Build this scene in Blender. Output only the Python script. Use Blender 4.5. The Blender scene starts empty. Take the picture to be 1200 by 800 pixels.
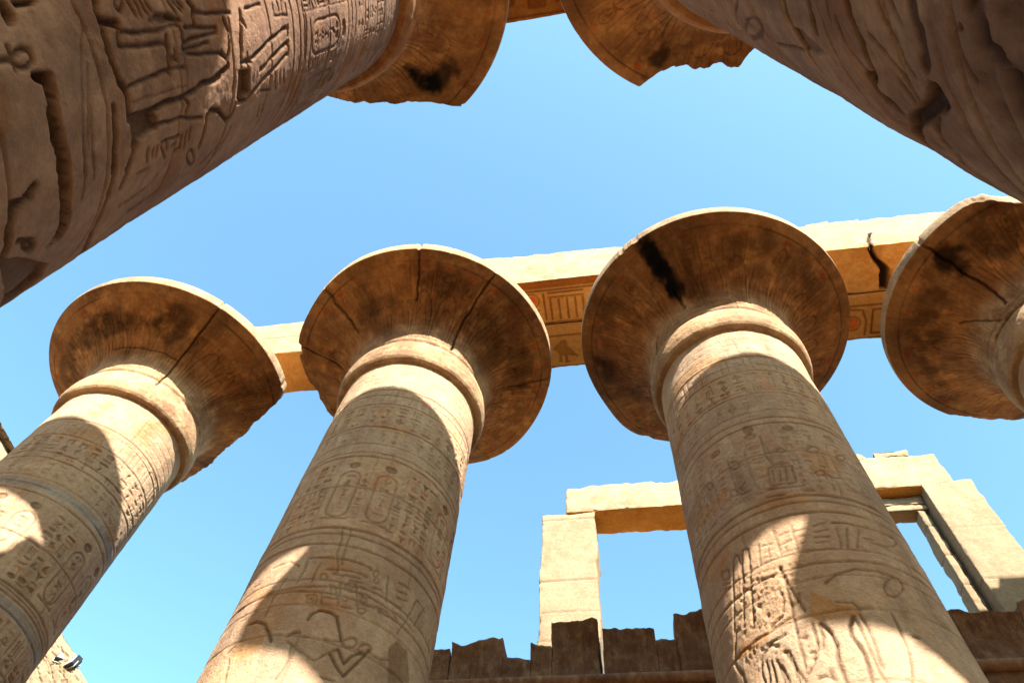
import bpy, math
import numpy as np
from mathutils import Matrix, Vector

# ------------------------------------------------------------------ camera, world, sun
scn = bpy.context.scene
EYE = 1.6
cam_d = bpy.data.cameras.new("camera")
cam = bpy.data.objects.new("camera", cam_d)
scn.collection.objects.link(cam)
cam_d.sensor_fit = 'HORIZONTAL'; cam_d.sensor_width = 36.0
cam_d.lens = 36.0 * 850.32 / 1200.0
cam_d.clip_start = 0.05; cam_d.clip_end = 6000
FW = Vector((-0.12933238, 0.46195381, 0.87742339)); RT = Vector((0.98677724, 0.14713435, 0.06798653)); UP = Vector((0.09769248, -0.87461429, 0.47487474))
m3 = Matrix((RT, UP, -FW)).transposed()
cam.matrix_world = Matrix.Translation((0, 0, EYE)) @ m3.to_4x4()
scn.camera = cam

SUN_PHI = math.radians(28.0)      # sun azimuth, from -Y towards +X
SUN_EL = math.radians(41.0)
sun_dir = Vector((math.sin(SUN_PHI) * math.cos(SUN_EL), -math.cos(SUN_PHI) * math.cos(SUN_EL), math.sin(SUN_EL)))
w = bpy.data.worlds.new("World"); scn.world = w; w.use_nodes = True
nt = w.node_tree; nt.nodes.clear()
sky = nt.nodes.new('ShaderNodeTexSky'); sky.sky_type = 'NISHITA'; sky.sun_disc = False
sky.sun_elevation = SUN_EL; sky.sun_rotation = math.radians(180) - SUN_PHI
sky.altitude = 80; sky.air_density = 1.0; sky.dust_density = 2.0; sky.ozone_density = 1.3
bg = nt.nodes.new('ShaderNodeBackground'); bg.inputs[1].default_value = 0.11
wo = nt.nodes.new('ShaderNodeOutputWorld')
tc = nt.nodes.new('ShaderNodeMixRGB'); tc.blend_type = 'MULTIPLY'; tc.inputs[0].default_value = 1; tc.inputs[2].default_value = (0.77, 1.07, 0.98, 1)
nt.links.new(sky.outputs[0], tc.inputs[1]); nt.links.new(tc.outputs[0], bg.inputs[0]); nt.links.new(bg.outputs[0], wo.inputs[0])
sl = bpy.data.lights.new("sun", 'SUN'); sl.energy = 5.0; sl.angle = math.radians(0.53); sl.color = (1.0, 0.94, 0.84)
so = bpy.data.objects.new("sun", sl); scn.collection.objects.link(so)
so.rotation_euler = sun_dir.to_track_quat('Z', 'Y').to_euler(); so.location = (20, -30, 40)
vs = scn.view_settings
vs.view_transform = 'Standard'; vs.look = 'None'; vs.gamma = 1.0; vs.use_curve_mapping = False
vs.exposure = 2.2
scn.cycles.max_bounces = 6; scn.cycles.diffuse_bounces = 4

# ------------------------------------------------------------------ noise
def _hash(ix, iy, iz, seed):
    h = (ix * 374761393 + iy * 668265263 + iz * 1274126177 + seed * 974711) & 0xFFFFFFFF
    h = ((h ^ (h >> 13)) * 1103515245) & 0xFFFFFFFF
    h = (h ^ (h >> 16)) & 0xFFFF
    return h.astype(np.float32) / 32767.5 - 1.0
def vnoise(P, seed=0):
    F = np.floor(P).astype(np.int64); f = (P - F).astype(np.float32); f = f * f * (3 - 2 * f)
    x, y, z = F[..., 0], F[..., 1], F[..., 2]; u, v, t = f[..., 0], f[..., 1], f[..., 2]
    def H(a, b, c): return _hash(x + a, y + b, z + c, seed)
    x00 = H(0,0,0) * (1-u) + H(1,0,0) * u; x10 = H(0,1,0) * (1-u) + H(1,1,0) * u
    x01 = H(0,0,1) * (1-u) + H(1,0,1) * u; x11 = H(0,1,1) * (1-u) + H(1,1,1) * u
    return (x00 * (1-v) + x10 * v) * (1-t) + (x01 * (1-v) + x11 * v) * t
def fbm(P, seed=0, oct=3):
    s = 0; a = 1.0; n = 0
    for o in range(oct):
        s = s + a * vnoise(P * (2.03 ** o), seed + o * 17); n += a; a *= 0.5
    return s / n
def sstep(a, b, x):
    t = np.clip((x - a) / (b - a), 0, 1); return t * t * (3 - 2 * t)

# ------------------------------------------------------------------ object helpers
C = scn.collection
def tag(o, label=None, cat=None, group=None, kind=None):
    if label: o['label'] = label
    if cat: o['category'] = cat
    if group: o['group'] = group
    if kind: o['kind'] = kind
    elif cat: o['kind'] = 'thing'
    return o
def empty(name, loc, label, cat, group=None):
    o = bpy.data.objects.new(name, None); C.objects.link(o); o.location = loc; o.empty_display_size = 0.3
    return tag(o, label, cat, group)
def mesh_obj(name, V, Fq, mat, parent=None, tint=None, smooth=True):
    """V world coordinates (n,3); Fq (m,4) quads (or list of polygons)."""
    V = np.asarray(V, np.float32)
    if parent is not None: V = V - np.array(parent.location, np.float32)
    me = bpy.data.meshes.new(name)
    if isinstance(Fq, np.ndarray):
        me.vertices.add(len(V)); me.vertices.foreach_set('co', V.ravel())
        n = len(Fq); k = Fq.shape[1]
        me.loops.add(n * k); me.loops.foreach_set('vertex_index', Fq.ravel().astype(np.int32))
        me.polygons.add(n); me.polygons.foreach_set('loop_start', np.arange(0, n * k, k, dtype=np.int32))
        me.update(calc_edges=True)
    else:
        me.from_pydata(V.tolist(), [], Fq)
    if smooth: me.polygons.foreach_set('use_smooth', np.ones(len(me.polygons), bool))
    a = me.color_attributes.new('tint', 'FLOAT_COLOR', 'POINT')
    col = np.ones((len(V), 4), np.float32)
    if tint is not None: col[:, :3] = tint
    a.data.foreach_set('color', col.ravel())
    me.materials.append(mat); me.update()
    o = bpy.data.objects.new(name, me); C.objects.link(o)
    if parent is not None: o.parent = parent
    return o
def grid_faces(nu, nv, wrap):
    i = np.arange(nu if wrap else nu - 1); j = np.arange(nv - 1)
    I, J = np.meshgrid(i, j, indexing='ij'); I2 = (I + 1) % nu
    return np.stack([I * nv + J, I2 * nv + J, I2 * nv + J + 1, I * nv + J + 1], -1).reshape(-1, 4)

# ------------------------------------------------------------------ materials
def stone(name, c1, c2, c3, bump=0.35, fine=26.0, rough=0.92, vscale=(1, 1, 1), fdist=0.012, k=0.62):
    c1, c2, c3 = [tuple(k * q for q in c) for c in (c1, c2, c3)]
    m = bpy.data.materials.new(name); m.use_nodes = True
    t = m.node_tree; N = t.nodes; L = t.links
    b = N['Principled BSDF']; b.inputs['Roughness'].default_value = rough
    b.inputs['Specular IOR Level'].default_value = 0.15
    g = N.new('ShaderNodeNewGeometry')
    mp = N.new('ShaderNodeMapping'); mp.inputs['Scale'].default_value = vscale; L.new(g.outputs['Position'], mp.inputs[0])
    def noise(sc, det, ro=0.6, src=mp):
        n = N.new('ShaderNodeTexNoise'); n.inputs['Scale'].default_value = sc; n.inputs['Detail'].default_value = det
        n.inputs['Roughness'].default_value = ro; L.new(src.outputs[0], n.inputs['Vector']); return n
    def ramp(src, a, b_, ca, cb):
        r = N.new('ShaderNodeValToRGB'); r.color_ramp.elements[0].position = a; r.color_ramp.elements[1].position = b_
        r.color_ramp.elements[0].color = (*ca, 1); r.color_ramp.elements[1].color = (*cb, 1); L.new(src, r.inputs[0]); return r
    n1 = noise(0.55, 6); n2 = noise(2.7, 7, 0.65); n3 = noise(11.0, 6, 0.7)
    r1 = ramp(n1.outputs[0], 0.38, 0.62, c1, c2)
    f2 = ramp(n2.outputs[0], 0.46, 0.66, (0, 0, 0), (1, 1, 1))
    mx = N.new('ShaderNodeMixRGB'); mx.inputs[2].default_value = (*c3, 1); L.new(r1.outputs[0], mx.inputs[1])
    ml = N.new('ShaderNodeMath'); ml.operation = 'MULTIPLY'; ml.inputs[1].default_value = 0.75; L.new(f2.outputs[0], ml.inputs[0]); L.new(ml.outputs[0], mx.inputs[0])
    r3 = ramp(n3.outputs[0], 0.3, 0.7, (0.80, 0.79, 0.78), (1.14, 1.14, 1.14))
    m2 = N.new('ShaderNodeMixRGB'); m2.blend_type = 'MULTIPLY'; m2.inputs[0].default_value = 1; L.new(mx.outputs[0], m2.inputs[1]); L.new(r3.outputs[0], m2.inputs[2])
    at = N.new('ShaderNodeAttribute'); at.attribute_name = 'tint'
    m4 = N.new('ShaderNodeMixRGB'); m4.blend_type = 'MULTIPLY'; m4.inputs[0].default_value = 1; L.new(m2.outputs[0], m4.inputs[1]); L.new(at.outputs[0], m4.inputs[2])
    L.new(m4.outputs[0], b.inputs['Base Color'])
    nb = noise(fine, 9, 0.72, g); nb2 = noise(4.0, 5, 0.6, mp)
    ad = N.new('ShaderNodeMath'); ad.operation = 'ADD'; L.new(nb.outputs[0], ad.inputs[0])
    a2 = N.new('ShaderNodeMath'); a2.operation = 'ADD'; L.new(nb2.outputs[0], a2.inputs[0]); L.new(n3.outputs[0], a2.inputs[1]); L.new(a2.outputs[0], ad.inputs[1])
    bp = N.new('ShaderNodeBump'); bp.inputs['Strength'].default_value = bump; bp.inputs['Distance'].default_value = fdist * 3
    L.new(ad.outputs[0], bp.inputs['Height']); L.new(bp.outputs[0], b.inputs['Normal'])
    return m
M_SHAFT = stone('sandstone_shaft', (0.56, 0.368, 0.226), (0.46, 0.28, 0.17), (0.64, 0.448, 0.275), bump=.7, k=.70)
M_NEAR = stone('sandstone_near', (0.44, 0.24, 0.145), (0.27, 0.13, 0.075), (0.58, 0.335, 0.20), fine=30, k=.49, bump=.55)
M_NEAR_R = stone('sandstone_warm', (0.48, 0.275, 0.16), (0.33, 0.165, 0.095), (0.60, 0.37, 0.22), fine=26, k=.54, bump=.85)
M_BELL = stone('painted_capital_stone', (0.44, 0.20, 0.072), (0.26, 0.107, 0.040), (0.54, 0.28, 0.105), bump=0.6, k=.62)
M_BLOCK = stone('pale_sandstone', (0.58, 0.42, 0.26), (0.49, 0.34, 0.20), (0.62, 0.47, 0.30), bump=0.5, k=.43)
M_BEAM = stone('bounce_tinted_architrave_stone', (0.60, 0.36, 0.145), (0.50, 0.27, 0.095), (0.64, 0.42, 0.20), bump=0.4, k=.66)  # stone colour pushed to orange to carry the ground bounce on undersides
M_CORN = stone('weathered_brown_stone', (0.27, 0.145, 0.08), (0.17, 0.085, 0.05), (0.42, 0.26, 0.15), bump=0.6, vscale=(1.2, 1, 0.8), k=.68)
M_GROUND = stone('sandy_ground', (0.58, 0.36, 0.18), (0.50, 0.30, 0.14), (0.62, 0.40, 0.21), bump=0.5, fine=9, k=0.45)
def plain(name, col, rough=0.5, metal=0.0):
    m = bpy.data.materials.new(name); m.use_nodes = True; t = m.node_tree; b = t.nodes['Principled BSDF']
    n = t.nodes.new('ShaderNodeTexNoise'); n.inputs['Scale'].default_value = 30
    r = t.nodes.new('ShaderNodeValToRGB'); r.color_ramp.elements[0].color = (*[c * .8 for c in col], 1); r.color_ramp.elements[1].color = (*[min(1, c * 1.15) for c in col], 1)
    t.links.new(n.outputs[0], r.inputs[0]); t.links.new(r.outputs[0], b.inputs['Base Color'])
    b.inputs['Roughness'].default_value = rough; b.inputs['Metallic'].default_value = metal
    return m
M_METAL = plain('black_metal', (0.03, 0.032, 0.035), 0.45, 0.6)
M_GREY = plain('grey_metal', (0.45, 0.45, 0.43), 0.4, 0.5)
M_GLASS = plain('lamp_glass', (0.35, 0.42, 0.38), 0.1)

# ------------------------------------------------------------------ relief canvas
class Canvas:
    """depth map in metres over (u,v) metres; v grows upward"""
    def __init__(s, W, H, px, wrap=False):
        s.W, s.H, s.px, s.wrap = W, H, px, wrap
        s.nu, s.nv = int(W / px) + 1, int(H / px) + 1
        s.d = np.zeros((s.nu, s.nv), np.float32)
        s.t = np.ones((s.nu, s.nv, 3), np.float32)
    def win(s, u0, v0, u1, v1, m):
        i0 = int((u0 - m) / s.px); i1 = int((u1 + m) / s.px) + 2; j0 = max(0, int((v0 - m) / s.px)); j1 = min(s.nv, int((v1 + m) / s.px) + 2)
        if not s.wrap: i0 = max(0, i0); i1 = min(s.nu, i1)
        if i1 <= i0 or j1 <= j0: return None
        I = np.arange(i0, i1); J = np.arange(j0, j1)
        return I % s.nu, J, (I * s.px)[:, None], (J * s.px)[None, :]
    def put(s, w_, val, tint=None):
        ix = np.ix_(w_[0], w_[1])
        s.d[ix] = np.maximum(s.d[ix], val)
        if tint is not None:
            k = np.clip(val / max(val.max(), 1e-6), 0, 1)[..., None]
            s.t[ix] = s.t[ix] * (1 - k) + np.array(tint, np.float32) * k
    def line(s, pts, wd, dep, tint=None, closed=False):
        P = np.array(pts, float)
        if closed: P = np.vstack([P, P[:1]])
        w_ = s.win(P[:, 0].min(), P[:, 1].min(), P[:, 0].max(), P[:, 1].max(), wd + 2 * s.px)
        if w_ is None: return
        U, Vv = w_[2], w_[3]; D = np.full((U.shape[0], Vv.shape[1]), 1e9)
        for a, b in zip(P[:-1], P[1:]):
            ab = b - a; t = np.clip(((U - a[0]) * ab[0] + (Vv - a[1]) * ab[1]) / (ab @ ab + 1e-9), 0, 1)
            D = np.minimum(D, (U - a[0] - ab[0] * t) ** 2 + (Vv - a[1] - ab[1] * t) ** 2)
        D = np.sqrt(D)
        s.put(w_, dep * (1 - sstep(wd * 0.5 - s.px * .5, wd * 0.5 + s.px * .9, D)), tint)
    def poly(s, pts, dep, edge=0.05, floor=0.45, tint=None):
        """sunk shape: deepest along its outline, swelling towards the middle"""
        P = np.array(pts, float); Q = np.roll(P, -1, 0)
        w_ = s.win(P[:, 0].min(), P[:, 1].min(), P[:, 0].max(), P[:, 1].max(), 3 * s.px)
        if w_ is None: return
        U, Vv = np.broadcast_arrays(w_[2], w_[3]); D = np.full(U.shape, 1e9); ins = np.zeros(U.shape, bool)
        for a, b in zip(P, Q):
            ab = b - a; t = np.clip(((U - a[0]) * ab[0] + (Vv - a[1]) * ab[1]) / (ab @ ab + 1e-9), 0, 1)
            D = np.minimum(D, (U - a[0] - ab[0] * t) ** 2 + (Vv - a[1] - ab[1] * t) ** 2)
            c = ((a[1] > Vv) != (b[1] > Vv)); 
            if abs(b[1] - a[1]) > 1e-9: ins ^= c & (U < (b[0] - a[0]) * (Vv - a[1]) / (b[1] - a[1]) + a[0])
        D = np.sqrt(D); sd = np.where(ins, D, -D)
        val = dep * sstep(-s.px * .6, s.px * .7, sd) * (floor + (1 - floor) * np.exp(-np.maximum(sd, 0) / edge))
        s.put(w_, val, tint)
    def sample(s, u, v):
        x = u / s.px; y = np.clip(v / s.px, 0, s.nv - 1.001)
        if s.wrap: x = np.mod(x, s.nu)
        else: x = np.clip(x, 0, s.nu - 1.001)
        i = np.floor(x).astype(int); j = np.floor(y).astype(int); fx = (x - i).astype(np.float32); fy = (y - j).astype(np.float32)
        i2 = (i + 1) % s.nu; i = i % s.nu; j2 = np.minimum(j + 1, s.nv - 1)
        def bl(A, a, b):
            return (A[i, j] * (1 - a) + A[i2, j] * a) * (1 - b) + (A[i, j2] * (1 - a) + A[i2, j2] * a) * b
        return bl(s.d, fx, fy), bl(s.t, fx[..., None], fy[..., None])

def ell(cx, cy, rx, ry, n=18, a0=0, a1=2 * math.pi):
    return [(cx + rx * math.cos(a0 + (a1 - a0) * k / n), cy + ry * math.sin(a0 + (a1 - a0) * k / n)) for k in range(n if abs(a1 - a0 - 2 * math.pi) < 1e-6 else n + 1)]
BIRD = [(.08,.62),(.2,.74),(.3,.78),(.38,.9),(.5,.95),(.58,.86),(.56,.72),(.7,.55),(.95,.25),(.8,.27),(.58,.34),(.55,.1),(.7,.06),(.45,.04),(.47,.3),(.34,.32),(.36,.08),(.22,.04),(.28,.34),(.22,.5)]
SEAT = [(.2,.02),(.85,.02),(.88,.2),(.6,.3),(.58,.55),(.66,.62),(.6,.72),(.62,.9),(.5,.98),(.38,.9),(.4,.72),(.26,.6),(.24,.3)]
SNAKE = [(.02,.2),(.2,.34),(.38,.2),(.56,.34),(.74,.22),(.84,.5),(.95,.62)]
GL = [  # each glyph: list of primitives in the unit square
 [('P', ell(.5,.5,.36,.36))],
 [('L', ell(.5,.5,.36,.36), 1), ('P', ell(.5,.5,.12,.12, 8))],
 [('P', [(.3,0),(.42,0),(.42,.4),(.62,.75),(.6,.98),(.4,.9),(.28,.6)])],
 [('L', [(0,.45),(.1,.62),(.2,.4),(.3,.62),(.4,.4),(.5,.62),(.6,.4),(.7,.62),(.8,.4),(.9,.62),(1,.45)], 0)],
 [('P', BIRD)], [('P', SEAT)], [('L', SNAKE, 0)],
 [('P', ell(.5,.35,.45,.35, 12, 0, math.pi))],
 [('L', [(.05,.1),(.05,.85),(.95,.85),(.95,.1)], 0)],
 [('L', [(.15,.2),(.85,.2),(.85,.8),(.15,.8)], 1)],
 [('P', [(.02,.5),(.25,.72),(.5,.8),(.75,.72),(.98,.5),(.75,.3),(.5,.22),(.25,.3)])],
 [('L', [(.5,0),(.5,.5)], 0), ('L', [(.18,.5),(.82,.5)], 0), ('L', ell(.5,.75,.17,.22, 12), 1)],
 [('L', [(.2,0),(.2,1)], 0), ('L', [(.5,0),(.5,1)], 0), ('L', [(.8,0),(.8,1)], 0)],
 [('P', [(.05,.35),(.95,.35),(.8,.08),(.2,.08)]), ('L', [(.05,.6),(.95,.6)], 0)],
 [('L', [(.5,0),(.5,.8),(.3,1)], 0), ('L', [(.5,.8),(.75,.7)], 0), ('L', [(.4,.0),(.6,.0)], 0)],
 [('P', [(.1,.7),(.9,.7),(.9,.9),(.1,.9)]), ('P', [(.2,.05),(.35,.05),(.35,.7),(.2,.7)]), ('P', [(.65,.05),(.8,.05),(.8,.7),(.65,.7)])],
 [('P', ell(.5,.6,.22,.3)), ('L', [(.2,.1),(.5,.35),(.8,.1)], 0), ('L', [(.1,.8),(.3,.6)], 0), ('L', [(.9,.8),(.7,.6)], 0)],
 [('L', [(.05,.3),(.95,.3)], 0), ('L', [(.05,.65),(.95,.65)], 0)],
 [('P', [(.42,0),(.58,0),(.62,.5),(.9,.85),(.7,.95),(.5,.7),(.3,.95),(.1,.85),(.38,.5)])],
]
def glyph(cv, u, v, w_, h, k, dep=0.02, lw=0.022, tint=None):
    dep = dep * (.4 + 1.0 * abs(math.sin(u * 37.1 + v * 91.7)))
    for pr in GL[k]:
        pts = [(u + a * w_, v + b * h) for a, b in pr[1]]
        if pr[0] == 'P': cv.poly(pts, dep, edge=0.02, floor=.6, tint=tint)
        else: cv.line(pts, lw, dep, closed=bool(pr[2]), tint=tint)
def glyph_col(cv, rng, u, v0, v1, w_, dep=0.02, lw=0.022, tints=None):
    v = v1 - .02
    while v - v0 > w_ * .35:
        tall = rng.random() < .45; h = w_ * (1.0 if tall else .5); h = min(h, v - v0)
        tn = None if not tints or rng.random() < .45 else tints[rng.integers(len(tints))]
        if not tall and rng.random() < .3:
            for q in range(2): glyph(cv, u + q * w_ * .5, v - h + .01, w_ * .44, h * .85, rng.choice([0, 1, 7, 9, 12]), dep, lw, tn)
        else:
            k = rng.choice([2, 4, 5, 11, 14, 15, 16, 18, 12]) if tall else rng.choice([0, 3, 6, 7, 10, 13, 17, 9, 1, 10])
            glyph(cv, u, v - h + .01, w_, h * .86, k, dep, lw, tn)
        v -= h + .025
def cartouche(cv, rng, u, v, w_, h, dep=0.022, tints=None, disc=True):
    r = w_ / 2; pts = ell(u + r, v + h - r, r, r, 10, 0, math.pi) + ell(u + r, v + r, r, r, 10, math.pi, 2 * math.pi)
    cv.line(pts, .028, dep, closed=True); cv.line([(u - .03, v - .04), (u + w_ + .03, v - .04)], .03, dep)
    glyph_col(cv, rng, u + w_ * .22, v + r * .5, v + h - r * .35, w_ * .56, dep, .022, tints)
def smooth_poly(P, n=5):
    P = np.array(P, float); N = len(P); out = []
    for i in range(N):
        a, b, c, d = P[i - 1], P[i], P[(i + 1) % N], P[(i + 2) % N]
        for k in range(n):
            t = k / n; out.append(tuple(.5 * ((2 * b) + (c - a) * t + (2 * a - 5 * b + 4 * c - d) * t * t + (3 * b - a - 3 * c + d) * t ** 3)))
    return out
FIG_KING = [(.30,.0),(.44,.0),(.43,.03),(.37,.06),(.38,.22),(.40,.34),(.44,.40),(.56,.38),(.52,.44),(.46,.50),(.47,.60),(.55,.62),(.78,.66),(.93,.72),(.92,.76),(.76,.72),(.56,.70),(.47,.705),(.46,.74),(.50,.76),(.49,.81),(.46,.85),(.46,.90),(.42,.98),(.35,1.0),(.31,.95),(.33,.88),(.32,.80),(.35,.76),(.34,.72),(.24,.70),(.17,.66),(.16,.56),(.24,.50),(.20,.47),(.25,.58),(.33,.64),(.34,.50),(.28,.44),(.25,.36),(.28,.32),(.27,.20),(.22,.06),(.10,.04),(.08,.0),(.22,.0)]
FIG_GOD = [(.28,.0),(.48,.0),(.47,.03),(.40,.06),(.40,.3),(.42,.45),(.42,.58),(.46,.66),(.60,.64),(.66,.60),(.68,.63),(.60,.69),(.46,.72),(.44,.75),(.49,.78),(.46,.84),(.42,.86),(.47,.96),(.44,.99),(.38,.90),(.36,.99),(.32,.98),(.33,.86),(.30,.80),(.32,.75),(.24,.71),(.20,.60),(.22,.48),(.27,.48),(.26,.60),(.29,.64),(.30,.50),(.27,.42),(.28,.2)]
FIG = [  # canonical standing figure, x forward, in units of its height
 [(.02,.0),(.17,.0),(.165,.025),(.07,.055),(.065,.18),(.09,.27),(.075,.34),(.0,.34),(.005,.26),(.025,.16)],
 [(-.13,.0),(.01,.0),(.005,.025),(-.07,.055),(-.065,.18),(-.035,.27),(-.045,.34),(-.13,.34),(-.13,.26),(-.11,.16)],
 [(-.14,.33),(.06,.31),(.17,.36),(.08,.52),(-.06,.52)],
 [(-.06,.525),(.075,.525),(.10,.62),(.14,.72),(.11,.755),(.04,.765),(-.05,.765),(-.12,.75),(-.145,.71),(-.09,.62)],
 [(-.03,.765),(.03,.765),(.03,.79),(.06,.80),(.075,.83),(.055,.865),(-.04,.875),(-.06,.82)],
 [(.12,.73),(.19,.63),(.34,.69),(.40,.70),(.395,.725),(.33,.715),(.20,.665),(.145,.75)],
 [(-.13,.73),(-.18,.60),(-.12,.47),(-.09,.44),(-.075,.47),(-.135,.60),(-.10,.70)]]
CROWN_A = [(-.045,.88),(.055,.87),(.075,.91),(.03,.95),(.02,1.02),(-.01,1.04),(-.03,1.0),(-.035,.94)]
CROWN_B = [(-.05,.88),(.055,.87),(.05,.90),(.035,.91),(.045,1.06),(.02,1.09),(-.0,1.06),(-.005,.92),(-.03,1.07),(-.05,1.06),(-.055,.95)]
def figure(cv, u, v, h, kind, dep=0.04, flip=False):
    sg = -1 if flip else 1; cx = u + .28 * h
    X = lambda p: (cx + sg * p[0] * h, v + p[1] * h * .93)
    lw = .026 if dep < .05 else .034
    for P in FIG + [CROWN_A if kind == 0 else CROWN_B]:
        Q = smooth_poly([X(p) for p in P], 3); cv.poly(Q, dep * .5, edge=.07, floor=.12); cv.line(Q, lw, dep, closed=True)
    for q in range(6): cv.line([X((-.11 + .045 * q, .335)), X((-.035 + .018 * q, .50))], .016, dep * .4)
    for y in (.535, .55): cv.line([X((-.06, y)), X((.08, y))], .016, dep * .5)
    for y in (.74, .715): cv.line([X((-.08, y + .015)), X((-.0, y - .02)), X((.08, y + .015))], .016, dep * .5)
    cv.line(ell(*X((.03, .835)), .016 * h, .008 * h, 10), .014, dep * .5, closed=True)
    cv.line([X((-.145, .33)), X((-.19, .12)), X((-.17, .05))], .02, dep * .5)
def staff(cv, u, v, h, dep=.03):
    cv.line([(u, v), (u, v + h)], .035, dep); cv.line([(u, v + h), (u + .16, v + h + .05), (u + .12, v + h - .06)], .03, dep)
def wobble(cv, v, rng, dep=.02, wd=.014, amp=.015, u0=0, u1=None):
    u1 = cv.W if u1 is None else u1; n = int((u1 - u0) / .12) + 2
    y = v + amp * np.cumsum(rng.normal(0, .35, n)); y = y - np.linspace(y[0], y[-1], n) + v if False else v + (y - v) - np.linspace(0, (y[-1] - y[0]), n)
    cv.line(list(zip(np.linspace(u0, u1, n), y)), wd, dep)

PAINT = [(1.02, .66, .55), (.75, .86, .95), (1.1, .82, .55), (.82, .92, .84)]
ZN = 14.87 + EYE          # groove under the capital
ZR = 17.62 + EYE          # underside edge of the rim
RN, R0 = 1.669, 1.80
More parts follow.
